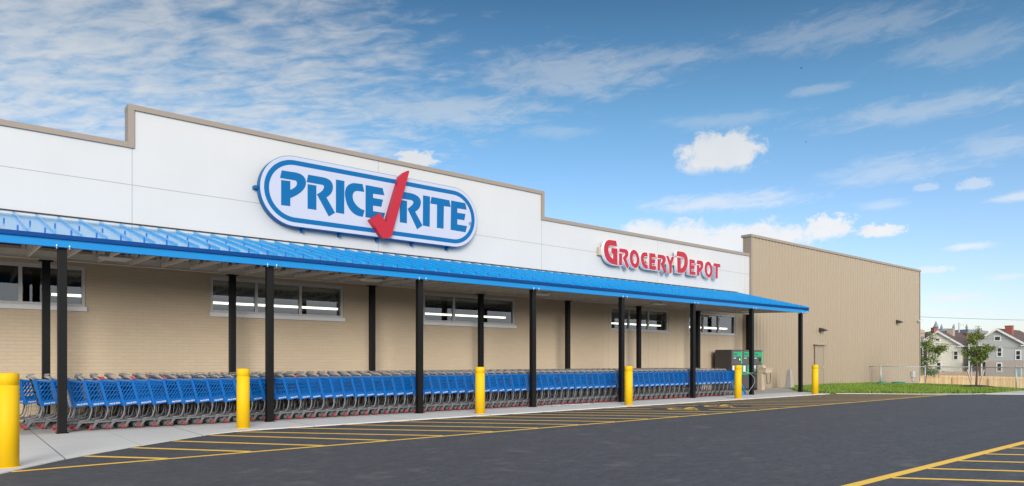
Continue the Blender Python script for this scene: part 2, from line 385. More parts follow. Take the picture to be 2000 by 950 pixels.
def text_mesh(name, body, size, material, parent=None, extrude=.001):
    cu = bpy.data.curves.new(name + '_text', 'FONT'); cu.body = body; cu.size = size; cu.extrude = extrude; cu.align_x = 'CENTER'; cu.align_y = 'CENTER'; cu.resolution_u = 2; cu.offset = size * .02
    tmp = bpy.data.objects.new('tmp_text', cu); COL.objects.link(tmp)
    dg = bpy.context.evaluated_depsgraph_get(); dg.update()
    me = bpy.data.meshes.new_from_object(tmp.evaluated_get(dg)); bpy.data.objects.remove(tmp); bpy.data.curves.remove(cu)
    me.name = name; me.transform(Matrix.Rotation(R_(90), 4, 'X')); me.materials.clear(); me.materials.append(material)
    o = bpy.data.objects.new(name, me); COL.objects.link(o)
    if parent: o.parent = parent
    return o

# ================================================================ GROUND
YW, YB, YT = 18.46, 18.82, 18.40          # white parapet face, brick face, tan metal face
XE = 30.07                                # where the white front meets the tan metal building
PX = [1.67 + 3.87 * k for k in range(8)]  # canopy posts
YP, YR = 15.19, 17.85                     # front and rear post lines
def sstep(a, b, x):
    t = min(1, max(0, (x - a) / (b - a))); return t * t * (3 - 2 * t)
def terrain_z(x, y): return -.10 - 1.75 * sstep(.2, 9, x - (41.2 + .42 * (min(y, 19) - 10.0)))
g = MB()
xs = [-1500, -600, -250, -100, -50, 0, 20, 40] + [34, 37, 39] + [41 + 1.5 * i for i in range(13)] + [70, 90, 120, 160, 220, 320, 500, 900, 1600]
ys = [-1500, -600, -250, -100, -40, 0, 5, 8, 10, 12, 14, 16, 18, 20, 25, 30, 45, 70, 100, 150, 250, 500, 900, 1600]
vv = [[g.bm.verts.new((x, y, terrain_z(x, y))) for y in ys] for x in xs]
for i in range(len(xs) - 1):
    for j in range(len(ys) - 1):
        g.bm.faces.new((vv[i][j], vv[i + 1][j], vv[i + 1][j + 1], vv[i][j + 1])).smooth = True
struct(g.build('ground', M['dirt']))
LAWN = [(34.2, 18.38), (31.6, 17.2), (29.9, 16.1), (28.9, 15.1), (28.35, 14.3), (28.6, 13.6), (29.66, 12.63), (30.81, 11.15), (32.43, 9.85), (34.03, 9.38), (37.2, 9.26), (39.2, 9.0), (40.45, 10.3), (43.5, 13.15), (44.35, 15.8), (43.3, 18.38)]
g = MB(); g.sheet([(-70, -70), (60, -70), (60, 5), (47, 7.4), (41.0, 8.8), (37.2, 9.16), (34.0, 9.28), (32.36, 9.75), (30.72, 11.08), (29.58, 12.55), (28.6, 13.58), (-70, 13.58)], 0.0)
struct(g.build('parking_lot', M['asphalt'], norm=False))
edge = [(-8, 4.6), (-2, 8.0), (.18, 9.78), (.5, 10.226), (.84, 10.70), (1.256, 11.2), (1.793, 11.72), (2.355, 12.2), (3.088, 12.78), (3.75, 13.3), (4.5, 13.62), (8.25, 13.68), (28.3, 13.68)]
g = MB(); g.poly(edge + [(28.35, 14.3), (28.9, 15.1), (29.9, 16.1), (31.6, 17.2), (34.2, 18.38), (30.0, 18.38), (30.0, 18.80), (-8, 18.80)], -.05, .014)
struct(g.build('sidewalk', M['sidewalk']))
g = MB(); g.poly(LAWN, -.05, .012); struct(g.build('lawn', M['lawn']))
g = MB()
kp = LAWN[5:12]
for a, b in zip(kp, kp[1:]):
    d = Vector((b[0] - a[0], b[1] - a[1], 0)).normalized(); nrm = Vector((d.y, -d.x, 0)) * .11
    if nrm.y > 0: nrm = -nrm
    g.bar((a[0] + nrm.x / 2, a[1] + nrm.y / 2, .0), (b[0] + nrm.x / 2, b[1] + nrm.y / 2, .0), .11, .05)
struct(g.build('kerb', M['concrete']))
a = [gr(1925, 770.6), gr(1990, 764.9), gr(2070, 760.5), gr(2070, 772.5), gr(2010, 771.2)]
g = MB(); g.poly([(p[0], p[1]) for p in a], -.02, .036); struct(g.build('concrete_apron', M['concrete']))

# grass blades
def inside(p, poly):
    c = False; j = len(poly) - 1
    for i in range(len(poly)):
        if (poly[i][1] > p[1]) != (poly[j][1] > p[1]) and p[0] < (poly[j][0] - poly[i][0]) * (p[1] - poly[i][1]) / (poly[j][1] - poly[i][1]) + poly[i][0]: c = not c
        j = i
    return c
g = MB(); cnt = 0
rg = random.Random(3)
while cnt < 42000:
    x, y = rg.uniform(28.2, 46.5), rg.uniform(7.4, 18.4)
    if not inside((x, y), LAWN): continue
    if math.hypot(x - 40.39, y - 12.0) < .80 + .12 * rg.random(): continue
    cnt += 1
    h = rg.uniform(.06, .13) * (1 + .5 * math.sin(x * 1.3) * math.sin(y * 1.7)) * (1 - .6 * sstep(36, 42, x + (y - 10) * -.35)); a = rg.uniform(0, 6.283); w = rg.uniform(.008, .018)
    dx, dy = math.cos(a) * w, math.sin(a) * w; lx, ly = rg.uniform(-.05, .05), rg.uniform(-.05, .05)
    g.face([(x - dx, y - dy, .03), (x + dx, y + dy, .03), (x + lx, y + ly, .03 + h)])
o = g.build('grass', M['grass'], norm=False); o['kind'] = 'stuff'; tag(o, 'bright green grass strip between the parking lot and the chain link fence', 'grass')

# painted markings
g = MB()
def stripe(a, b, w, z=.004):
    a, b = Vector((*a, 0)), Vector((*b, 0)); d = (b - a).normalized(); s = Vector((-d.y, d.x, 0)) * w / 2
    g.face([(*(a + s).xy, z), (*(b + s).xy, z), (*(b - s).xy, z), (*(a - s).xy, z)])
stripe((.62, 10.36), (31.3, 10.32), .10)
for k in range(29):
    xb = 2.36 + 1.148 * k; yb = 10.42; sl = 1.17
    yt = 13.63
    xt = xb - (yt - yb) / sl
    if k == 0: xt, yt = 1.53, 11.40
    if k == 1: xt, yt = 2.25, 12.05
    if k == 2: xt, yt = 2.97, 12.62
    if k == 3: xt, yt = 3.72, 13.2
    if xb > 31.2:
        yb += (xb - 31.2) * .9; xb -= .4 * (xb - 31.2)
        if yb > 12.8: continue
    if xt > 28.5: yt = min(yt, 13.5 - (xt - 28.5) * 1.0); xt = xb - (yt - yb) / sl
    if k in (14, 15):                              # broken where the wheelchair marks are painted
        pass
    stripe((xt, yt), (xb, yb), .11, .0036)
struct(g.build('hatched_fire_lane_marking', M['paint'], norm=False))
g = MB()
stripe((6.6, 3.425), (30, 3.43), .13)
for k in range(18):
    xb = 8.45 + 1.075 * k; stripe((xb, 3.37), (xb + 4.6 / 1.23, 3.37 - 4.6), .095, .0036)
struct(g.build('hatched_bay_marking', M['paint'], norm=False))
def access_mark(cx, cy, rz):                       # painted wheelchair symbol, drawn flat on the asphalt
    mb = MB(); c, s = math.cos(rz), math.sin(rz)
    def P(x, y): return (cx + x * c - y * s, cy + x * s + y * c, .008)
    def st(a, b, w):
        a, b = Vector(a), Vector(b); d = (b - a).normalized(); n = Vector((-d.y, d.x)) * w / 2
        mb.face([P(*(a + n)), P(*(b + n)), P(*(b - n)), P(*(a - n))])
    ring = [(math.cos(R_(t)) * .36 - .05, math.sin(R_(t)) * .36 - .30) for t in range(110, 371, 20)]
    for a, b in zip(ring, ring[1:]): st(a, b, .12)
    st((-.08, .38), (-.02, -.12), .16); st((-.05, .14), (.24, .14), .10); st((-.04, -.14), (.28, -.16), .12); st((.26, -.12), (.40, -.52), .12); st((.36, -.52), (.52, -.46), .10)
    mb.face([P(-.10 + .11 * math.cos(R_(t)), .55 + .11 * math.sin(R_(t))) for t in range(0, 360, 30)])
    return struct(mb.build('wheelchair_marking', M['paint'], norm=False))
for (cx, cy) in ((16.3, 11.95), (18.1, 12.0)):
    base = MB(); base.face([(cx + .95 * a, cy + .95 * b, .006) for a, b in ((-1, -.62), (1, -.62), (1, .62), (-1, .62))])
    struct(base.build('marking_ground', M['asphalt'], norm=False))
    access_mark(cx, cy, R_(-75))

# ================================================================ STORE BUILDING
store = thing('store_building', 'long store front with stepped white parapet above tan painted brick and ribbon windows', 'store', (14, 18.82, 0))
SL = Matrix.Translation((-14, -18.82, 0))
def under(o, root):                     # parent while keeping world coordinates baked in the mesh
    o.parent = root; o.matrix_parent_inverse = Matrix.Translation(-root.location); return o
XL = -14.0
g = MB()
Z1, Z2 = 6.435, 7.345      # bottom of coping band, low and high parapet
g.box(XL, 3.45, YW, YW + .30, 4.30, Z1 + .05); g.box(3.45, 16.56, YW, YW + .30, 4.30, Z2 + .02); g.box(16.56, XE, YW, YW + .30, 4.30, Z1 + .05)
bmesh.ops.remove_doubles(g.bm, verts=g.bm.verts[:], dist=.0001)
under(g.build('parapet_wall', M['wall_white']), store)
g = MB(); t = .05
g.box(XL, 3.34, YW - t, YW + .36, Z1, 6.56); g.box(16.66, XE - .02, YW - t, YW + .36, Z1, 6.56)
g.box(3.34, 16.66, YW - t, YW + .36, Z2, 7.47)
g.box(3.342, 3.475, YW - t - .002, YW + .33, Z1 - .002, Z2 - .002); g.box(16.525, 16.658, YW - t - .002, YW + .33, Z1 - .002, Z2 - .002)
under(g.build('coping', M['coping']), store)
# brick wall with window openings
WIN = [(-1.22, 2.53, (-.02, 1.287)), (5.32, 9.05, (6.52, 7.757)), (11.81, 15.62, (13.02, 14.18)), (20.6, 24.3, (21.75, 22.99)), (25.73, 29.46, (26.89, 28.10))]
ZS, ZH = 2.62, 3.56
XB = 20.2
def wall_with_openings(x0, x1, wins, name, m):
    mb = MB(); th = .25
    mb.box(x0, x1, YB, YB + th, -.05, ZS); mb.box(x0, x1, YB, YB + th, ZH, 4.62)
    cur = x0
    for a, b, _ in wins:
        mb.box(cur, a, YB, YB + th, ZS, ZH); cur = b
    mb.box(cur, x1, YB, YB + th, ZS, ZH)
    bmesh.ops.remove_doubles(mb.bm, verts=mb.bm.verts[:], dist=.0001)
    return under(mb.build(name, m), store)
wall_with_openings(XL, XB, WIN[:3], 'brick_wall', M['brick'])
wall_with_openings(XB, XE - .02, WIN[3:], 'panel_wall', M['panel'])
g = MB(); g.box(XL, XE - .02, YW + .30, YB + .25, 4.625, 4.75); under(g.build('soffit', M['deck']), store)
g = MB(); g.box(XL, 50.3, YB + .3, 58, 4.9, 5.1); g.box(XL, XL + .3, YB + .3, 58, 0, 4.9); g.box(50.1, 50.3, YB + .3, 58, 0, 4.9); g.box(XL, 50.3, 57.8, 58, 0, 4.9); g.box(XL, 50.3, YB + .3, 58, .02, .06)
under(g.build('sales_hall', M['room']), store)
for i, (a, b, mul) in enumerate(WIN):
    y0 = YB + .07
    g = MB(); f = .07
    g.box(a, b, y0 - .05, y0 + .05, ZH - .085, ZH - .002); g.box(a, b, y0 - .05, y0 + .05, ZS + .002, ZS + .07)
    g.box(a + .002, a + f, y0 - .05, y0 + .05, ZS + .07, ZH - .085); g.box(b - f, b - .002, y0 - .05, y0 + .05, ZS + .07, ZH - .085)
    for x in mul: g.box(x - .035, x + .035, y0 - .048, y0 + .05, ZS + .07, ZH - .085)
    w = under(g.build('window', M['alu'], bevel=.004), store)
    p = MB(); p.box(a + f, b - f, y0 + .012, y0 + .022, ZS + .07, ZH - .085); q = p.build('pane', M['glass']); q.parent = w
    s = MB()
    if i < 3: s.box(a - .02, b + .03, YB - .06, YB + .03, ZS - .105, ZS + .002)
    else: s.box(a - .02, b + .03, YB - .05, YB + .03, ZS - .04, ZS + .002)
    q = s.build('sill', M['sill'] if i < 3 else M['alu'], bevel=.006); q.parent = w
for (y, segs) in ((26.5, ((36.0, 40.3),)), (33.2, ((3.3, 15.6), (17.2, 26.7), (33, 41.8), (43.5, 49.6))), (39.6, ((6, 18.6), (19.5, 24), (36, 49.6))), (46.0, ((10, 30), (38, 49.6)))):
    for a, b in segs:
        g = MB(); zl = 3.48 if y < 30 else 4.0; g.box(a, b, y - .12, y + .12, zl, zl + .09); under(g.build('ceiling_light', M['tube']), store)

# ================================================================ TAN METAL BUILDING
XT1 = 50.72
metal = thing('metal_building', 'tall windowless building clad in tan ribbed metal beside the white store front', 'building', (40, YT, 0))
g = MB()
prof = []; x = XE
while x < XT1 - .3:
    prof += [(x, 0), (x + .205, 0), (x + .225, -.032), (x + .275, -.032), (x + .295, 0)]; x += .305
prof += [(XT1, 0)]
lo = [g.bm.verts.new((p[0], YT + p[1], .02)) for p in prof]; hi = [g.bm.verts.new((p[0], YT + p[1], 7.374)) for p in prof]
for i in range(len(prof) - 1): g.bm.faces.new((lo[i], lo[i + 1], hi[i + 1], hi[i]))
g.box(XE + .002, XE + .40, YT + .004, YT + .42, 4.6, 7.374); g.box(XE + .40, XT1, YT + .004, YT + .3, -2, 7.374)
g.box(XE + .002, XE + .40, YT + .004, YT + .42, -.1, 4.6)
g.box(XT1 - .3, XT1 - .01, YT + .3, 60, -2, 7.374); g.box(XE + .4, XT1 - .3, 59.7, 60, -.1, 7.374)
under(g.build('metal_siding', M['tan_metal']), metal)
g = MB(); g.box(XE - .06, XT1 + .06, YT - .07, YT + .48, 7.375, 7.50); g.box(XE - .012, XE + .10, YT - .042, YT + .3, .02, 7.374); g.box(XT1 - .08, XT1 + .012, YT - .042, YT + .1, .02, 7.374)
under(g.build('corner_and_coping_trim', M['coping']), metal)
g = MB(); g.box(36.28, 37.30, YT - .04, YT - .034, .03, 2.20); g.box(36.28, 36.36, YT - .07, YT - .03, .03, 2.20); g.box(37.22, 37.30, YT - .07, YT - .03, .03, 2.20); g.box(36.36, 37.22, YT - .07, YT - .03, 2.12, 2.20); g.box(36.36, 37.22, YT - .055, YT - .041, .04, 2.12)
d = under(g.build('door', M['tan_door']), metal)
h = MB(); h.box(36.15, 37.42, YT - .22, YT - .02, 2.22, 2.27); q = h.build('door_hood', M['coping']); q.parent = d
h = MB(); h.box(37.08, 37.16, YT - .12, YT - .055, .98, 1.04); h.box(36.55, 36.66, YT - .06, YT - .0555, 1.0, 1.16); q = h.build('handle', M['galv']); q.parent = d

def wall_light(x, z, label):
    t = thing('wall_light', label, 'wall light', (x, YT, z), 0, 'wall lights on the tan metal building')
    g = MB(); g.box(-.16, .16, -.06, -.03, -.1, .12); g.build('back_plate', M['bronze'], t)
    g = MB(); g.hexa([(-.17, -.34, -.06), (.17, -.34, -.06), (.17, -.061, -.1), (-.17, -.061, -.1), (-.17, -.34, .0), (.17, -.34, .0), (.17, -.061, .12), (-.17, -.061, .12)]); g.build('hood', M['bronze'], t, bevel=.01)
    g = MB(); g.box(-.13, .13, -.31, -.1, -.108, -.098); g.build('lens', M['lens'], t)
wall_light(36.95, 3.06, 'dark wedge shaped wall light above the tan door')
wall_light(46.94, 3.87, 'dark wedge shaped wall light high on the tan wall near its far corner')
t = thing('security_camera', 'small white security camera on the far corner of the tan metal wall', 'camera', (50.35, YT, 4.06))
g = MB(); g.box(-.07, .07, -.05, -.032, -.07, .07); g.tube([(0, -.05, 0), (0, -.18, .02)], .025); g.build('bracket', M['white_trim'], t)
g = MB(); g.tube([(.14, -.2, .05), (-.22, -.24, -.03)], .065, 12); g.build('housing', M['white_trim'], t)
t = thing('utility_box', 'small grey utility box low on the tan metal wall behind the wire fence', 'utility box', (49.37, YT, .50))
g = MB(); g.box(-.2, .2, -.16, -.033, -.2, .2); g.build('casing', M['galv'], t, bevel=.012)
g = MB(); g.tube([(0, -.09, -.2), (0, -.09, -.5)], .025); g.build('conduit', M['galv'], t)

# ================================================================ CANOPY
canopy = thing('canopy', 'long blue standing seam metal canopy on black square posts along the store front', 'canopy', (14, 16.5, 0))
CX0, CX1 = -4.2, 29.03
YE, ZE, ZR = 14.95, 3.665, 4.56
def roofz(y): return ZE + (ZR - ZE) * (y - YE) / (YW - .004 - YE)
g = MB()
g.hexa([(CX0, YE, ZE - .03), (CX1, YE, ZE - .03), (CX1, YW - .004, ZR - .03), (CX0, YW - .004, ZR - .03), (CX0, YE, ZE), (CX1, YE, ZE), (CX1, YW - .004, ZR), (CX0, YW - .004, ZR)])
x = CX1 - .02
sl = (ZR - ZE) / (YW - YE)
k = 0
while x > CX0:
    g.hexa([(x - .012, YE, ZE), (x + .012, YE, ZE), (x + .012, YW - .01, ZR), (x - .012, YW - .01, ZR), (x - .009, YE, ZE + .052), (x + .009, YE, ZE + .052), (x + .009, YW - .01, ZR + .052), (x - .009, YW - .01, ZR + .052)])
    for yy, dx in ((15.22, .13), (16.35, .27)):
        zz = roofz(yy); xx = x - dx
        g.mi = 1; g.box(xx - .015, xx + .015, yy - .01, yy + .01, zz, zz + .07); g.mi = 0
    x -= .41; k += 1
roof = under(g.build('roof', [M['roof_blue'], M['blue_dark']]), canopy)
g = MB(); g.box(CX0, CX1, YW - .035, YW - .003, ZR + .055, ZR + .08); under(g.build('wall_flashing', M['dark']), canopy)
g = MB()
g.hexa([(CX0, 14.99, 3.595), (CX1, 14.99, 3.595), (CX1, 15.10, 3.595), (CX0, 15.10, 3.595), (CX0, 14.91, 3.66), (CX1, 14.91, 3.66), (CX1, 15.10, 3.631), (CX0, 15.10, 3.631)])
under(g.build('gutter', M['blue_dark']), canopy)
g = MB(); g.box(CX0, CX1 - .03, 15.05, 15.062, 3.445, 3.594); g.box(CX0, CX1 - .03, 15.012, 15.05, 3.445, 3.457)
g.box(CX0, CX1 - .03, 15.062, 15.12, 3.445, 3.457)
under(g.build('front_beam', M['blue_beam']), canopy)
g = MB(); g.box(CX0, CX1 - .05, YR - .06, YR - .045, 3.53, 3.72); g.box(CX0, CX1 - .05, YR - .11, YR - .06, 3.53, 3.545); g.box(CX0, CX1 - .05, YR - .11, YR - .06, 3.705, 3.72)
under(g.build('rear_beam', M['steel']), canopy)
g = MB(); g.box(CX0, CX1 - .05, YR + .04, YR + .06, 3.80, 3.95); under(g.build('blue_ledger', M['blue_dark']), canopy)
g = MB()
for y in (15.5, 16.2, 16.9, 17.6, 18.3):
    z = roofz(y) - .034; g.box(CX0, CX1 - .05, y - .03, y + .03, z - .09, z)
under(g.build('purlins', M['steel']), canopy)
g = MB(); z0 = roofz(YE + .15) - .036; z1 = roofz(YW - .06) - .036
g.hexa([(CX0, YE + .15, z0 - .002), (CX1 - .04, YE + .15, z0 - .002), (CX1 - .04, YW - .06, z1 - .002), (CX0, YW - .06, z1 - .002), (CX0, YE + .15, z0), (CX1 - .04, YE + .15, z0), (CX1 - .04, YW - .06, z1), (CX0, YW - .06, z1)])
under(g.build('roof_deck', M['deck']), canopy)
# end trim on the right-hand gable end
g = MB(); g.hexa([(CX1, YE, ZE - .15), (CX1 + .02, YE, ZE - .15), (CX1 + .02, YW - .06, ZR - .15), (CX1, YW - .06, ZR - .15), (CX1, YE, ZE + .05), (CX1 + .02, YE, ZE + .05), (CX1 + .02, YW - .06, ZR + .05), (CX1, YW - .06, ZR + .05)])
under(g.build('end_trim', M['blue_beam']), canopy)
# roof trusses
g = MB()
g.bar((0, 15.07, 3.50), (0, 17.78, 3.60), .045, .075)
for y, dz in ((15.45, 0), (15.9, 0), (16.6, 0), (17.3, 0), (17.62, 0)):
    zb = 3.50 + (y - 15.07) / 2.71 * .10 + .03; g.box(-.03, .03, y - .03, y + .03, zb, roofz(y) - .13)
g.box(.05, .11, 17.74, 17.80, 3.72, roofz(17.77) - .13); g.box(-.11, -.05, 17.74, 17.80, 3.72, roofz(17.77) - .13)
g.bar((0, 15.9, 3.57), (0, 16.6, roofz(16.6) - .15), .03, .04); g.bar((0, 17.3, 3.6), (0, 16.6, roofz(16.6) - .15), .03, .04)
tr0 = g.build('truss', M['steel']); first = True
x = PX[0] - 3.87 + .32
i = 0
while x < CX1 - .1:
    tr = tr0 if i == 0 else tr0.copy()
    if i: COL.objects.link(tr)
    tr.parent = canopy; tr.matrix_parent_inverse = Matrix.Translation(-canopy.location); tr.location = (x, 0, 0)
    x += .645; i += 1
def post(x, y, top, front):
    g = MB(); g.box(-.073, .073, -.073, .073, .022, top)
    g.box(-.10, .10, -.10, .10, .014, .026)
    o = g.build('post', M['black_post'], bevel=.006); o.parent = canopy; o.matrix_parent_inverse = Matrix.Translation(-canopy.location); o.location = (x, y, 0)
    if front:
        for sx in (-.10, .10):
            b = MB(); b.lathe([(.012, -.02), (.012, .05), (.006, .06)], 8, (sx, -.155, top - .01)); q = b.build('bolt', M['bolt']); q.parent = o
    else:
        b = MB(); b.box(-.13, .13, -.1, .1, top + .001, top + .02); q = b.build('cap_plate', M['black_post']); q.parent = o
for k in range(-1, 8):
    post(1.67 + 3.87 * k, YP, 3.445, True); post(1.67 + 3.90 * k, YR, 3.505, False)
for i, x in enumerate((2.75, 8.7, 14.75, 20.65, 26.6)):
    ords = ('first', 'second', 'third', 'fourth', 'fifth')[i]
    t = thing('canopy_light', f'flat pale canopy light under the blue roof, {ords} from the left', 'ceiling light', (x, 16.45, 3.475), 0, 'lights under the canopy')
    g = MB(); g.box(-.32, .32, -.16, .16, .035, .075); g.build('housing', M['cart_light'], t, bevel=.01)
    g = MB(); g.hexa([(-.22, -.1, -.01), (.22, -.1, -.01), (.22, .1, -.01), (-.22, .1, -.01), (-.30, -.15, .034), (.30, -.15, .034), (.30, .15, .034), (-.30, .15, .034)]); g.build('lens', M['lens'], t)
    g = MB(); g.tube([(0, 0, .075), (0, 0, .12)], .012); g.build('hanger', M['steel'], t)

# ================================================================ SIGNS
YS = 18.16
sign = thing('store_sign', 'white oval store sign with blue PRICE RITE lettering and a tall red check mark', 'sign', (9.87, YS, 5.95))
x0, x1, zc, rr = 6.36, 13.46, 5.955, .955
def capsule(r, n=32):
    a, b = x0 + rr, x1 - rr
    return [(b + r * math.sin(math.pi * k / n), zc + r * math.cos(math.pi * k / n)) for k in range(n + 1)] + [(a - r * math.sin(math.pi * k / n), zc - r * math.cos(math.pi * k / n)) for k in range(n + 1)]
def fp(*a, **k): return under(front_plate(*a, **k), sign)
fp('cabinet', [capsule(rr)], YS, .22, M['sign_blue'])
fp('face', [capsule(rr - .012)], YS - .006, .006, M['sign_white'])
fp('border_stripe', [capsule(rr - .115), capsule(rr - .245)], YS - .010, .004, M['sign_blue'])
def crop(ox, oy, sc, Y):
    return lambda pts: [pl(ox + p[0] * sc, oy + p[1] * sc, Y) for p in pts]
A = crop(530, 320, 160 / 1382, YS - .01); B = crop(660, 330, 160 / 1013, YS - .01); C = crop(770, 360, 160 / 1382, YS - .01)
letters = [
 [A(outline([(175, 112), (405, 148), (580, 180, 585, 322), (582, 475, 320, 582), (320, 718), (165, 698), (165, 275), (320, 295), (320, 440), (425, 400, 433, 338), (432, 288, 395, 282), (147, 240)]))],
 [A(outline([(622, 185), (880, 232), (1035, 265, 1040, 395), (1035, 515, 928, 568), (1075, 828), (970, 892), (768, 516), (885, 460, 888, 392), (890, 362, 850, 355), (595, 310)])), A([(612, 345), (760, 368), (760, 780), (612, 760)])],
 [A([(1090, 268), (1233, 292), (1229, 849), (1089, 825)])],
 [B(outline([(305, 189), (200, 176), (85, 185, 87, 315), (100, 480, 200, 556), (250, 590, 308, 593), (330, 512), (270, 500, 225, 445), (180, 390, 183, 335), (188, 268, 250, 275), (327, 286)]))],
 [B([(343, 200), (553, 240), (575, 328), (435, 308), (435, 360), (558, 382), (537, 470), (435, 455), (435, 523), (582, 547), (562, 632), (341, 598)])],
 [C(outline([(120, 124), (270, 150), (450, 190, 450, 312), (445, 412, 353, 465), (477, 697), (388, 763), (225, 415), (320, 350, 324, 310), (322, 277, 280, 268), (88, 238)])), C([(95, 262), (216, 285), (214, 661), (95, 643)])],
 [C([(487, 188), (604, 210), (598, 719), (483, 698)])],
 [C([(630, 215), (930, 272), (952, 385), (838, 370), (832, 752), (720, 737), (723, 346), (608, 325)])],
 [C([(960, 275), (1200, 322), (1222, 432), (1065, 408), (1065, 482), (1202, 503), (1182, 610), (1065, 592), (1065, 680), (1230, 708), (1203, 812), (952, 770)])],
]
for lp in letters: fp('letter', lp, YS - .011, .005, M['sign_blue'])
rx, rz = pl(770 + 1280 * 160 / 1382, 360 + 672 * 160 / 1382, YS)
ringo = ell((rx, rz), (.062, 0), (0, .062), 24); ringi = ell((rx, rz), (.050, 0), (0, .050), 24)
fp('registered_ring', [ringo, ringi], YS - .011, .005, M['sign_blue'])
q = text_mesh('registered_letter', 'R', .095, M['sign_blue'], None, .002); q.data.transform(Matrix.Translation((rx, YS - .009, rz))); under(q, sign)
D = crop(660, 330, 160 / 1013, YS - .19)
fp('check_mark', [D(outline([(398, 628), (518, 547), (597, 660), (765, 95), (815, 35, 868, 22), (888, 24, 880, 50), (690, 735), (680, 790, 672, 822), (640, 862, 590, 862), (562, 862, 540, 838)], 8))], YS - .19, .178, M['sign_red'])
g = MB()
for x in (7.6, 8.7, 9.9, 11.1, 12.4): g.box(x - .02, x + .02, YS + .12, YW, zc - rr - .09, zc - rr + .06)
g.box(x0 - .09, x0 + .03, YS + .12, YW - .002, zc - .05, zc + .03)
for x in (8.2, 10.0, 11.8): g.box(x - .04, x + .04, YS + .12, YW - .002, zc + rr - .04, zc + rr + .035)
under(g.build('mounting_bracket', M['sign_blue']), sign)

YG = 18.17
gsign = thing('letter_sign', 'red channel letters reading GROCERY DEPOT on the white wall above the canopy', 'sign', (23.2, YG, 5.5))
A = crop(1165, 460, 130 / 1544, YG); B = crop(1280, 470, 130 / 1544, YG)
L2 = [
 [A(outline([(455, 125), (480, 258), (335, 240), (272, 238, 275, 335), (290, 480, 385, 550), (385, 433), (343, 412), (345, 288), (485, 308), (485, 693), (350, 680, 280, 620), (170, 510, 172, 310), (185, 110, 295, 103)]))],
 [A(outline([(530, 298), (655, 315), (740, 335, 740, 430), (735, 500, 688, 540), (755, 718), (708, 780), (608, 520), (660, 470, 662, 430), (660, 412, 640, 410), (525, 385)])), A([(522, 410), (592, 420), (592, 705), (522, 690)])],
 [A(ell((882, 548), (113, 20), (10, 212))), A(ell((884, 548), (46, 8), (4, 112)))],
 [A(outline([(1172, 398), (1190, 490), (1135, 488), (1092, 490, 1095, 545), (1110, 660, 1195, 705), (1178, 788), (1110, 770, 1080, 720), (1025, 620, 1027, 510), (1040, 395, 1105, 393)]))],
 [A([(1222, 405), (1360, 428), (1378, 520), (1282, 510), (1282, 547), (1368, 562), (1352, 655), (1285, 650), (1285, 700), (1388, 717), (1372, 808), (1222, 790)])],
 [B(outline([(52, 320), (165, 335), (240, 355, 240, 440), (235, 515, 192, 560), (258, 720), (210, 768), (125, 540), (170, 490, 170, 450), (165, 430, 145, 425), (48, 410)])), B([(48, 427), (108, 435), (108, 708), (48, 695)])],
 [B([(243, 350), (300, 360), (345, 470), (380, 370), (438, 380), (380, 560), (380, 745), (325, 785), (318, 570)])],
 [B(outline([(505, 245), (620, 260), (755, 290, 752, 500), (745, 690, 650, 750), (600, 765, 510, 748), (505, 388), (582, 400), (588, 650), (668, 630, 672, 470), (668, 395, 610, 382), (490, 360)]))],
 [B([(788, 432), (908, 452), (922, 540), (838, 530), (838, 570), (915, 580), (900, 668), (838, 660), (838, 710), (932, 732), (918, 810), (788, 790)])],
 [B(outline([(965, 458), (1060, 470), (1115, 490, 1112, 570), (1105, 680, 1018, 745), (1015, 825), (962, 815), (962, 567), (1015, 577), (1020, 640), (1050, 620, 1048, 580), (1045, 560, 1020, 555), (955, 545)]))],
 [B(ell((1232, 677), (92, 15), (5, 187))), B(ell((1232, 680), (40, 6), (3, 105)))],
 [B([(1352, 525), (1500, 545), (1508, 628), (1448, 618), (1445, 888), (1392, 880), (1393, 605), (1340, 592)])],
]
for lp in L2:
    o = under(front_plate('letter', lp, YG, .14, M['letter_white'], None, .015), gsign)
    f = front_plate('letter_face', lp, YG - .006, .006, M['sign_red']); f.parent = o
g = MB(); g.box(19.40, 24.2, YG + .142, YW - .001, 5.44, 5.74); under(g.build('raceway', M['raceway']), gsign)
g = MB()
for x, z in ((19.95, 5.83), (20.6, 5.6), (22.1, 5.62), (23.4, 5.66), (24.9, 5.57)): g.tube([(x, YG + .05, z), (x - .12, YG + .14, z + .01)], .014)
under(g.build('wire_whips', M['galv']), gsign)

# ================================================================ BOLLARDS
BO = [((.605, 10.80), 'yellow bollard nearest the camera, cut by the left edge of the photo'), ((4.62, 14.13), 'yellow bollard just left of the second black front post'), ((10.56, 14.13), 'yellow bollard between the third and fourth black front posts'),
      ((16.22, 14.08), 'yellow bollard just right of the fifth black front post'), ((22.11, 14.03), 'yellow bollard at the right end of the cart row in front of the recycling machines'), ((27.4, 13.85), 'yellow bollard on the kerb at the edge of the grass before the tan door')]
for (x, y), lab in BO:
    t = thing('bollard', lab, 'bollard', (x, y, 0.0), 0, 'yellow bollards along the kerb')
    g = MB(); r = .124
    g.lathe([(r, .014), (r, 1.04), (r - .006, 1.043), (r - .006, 1.052), (r, 1.055), (r, 1.182), (r - .008, 1.196), (r - .03, 1.204), (.01, 1.207)], 40); g.build('sleeve', M['yellow'], t)
    g = MB(); g.lathe([(r + .012, .0), (r + .012, .02), (r, .021)], 40, (0, 0, .0)); g.build('base_ring', M['yellow'], t)

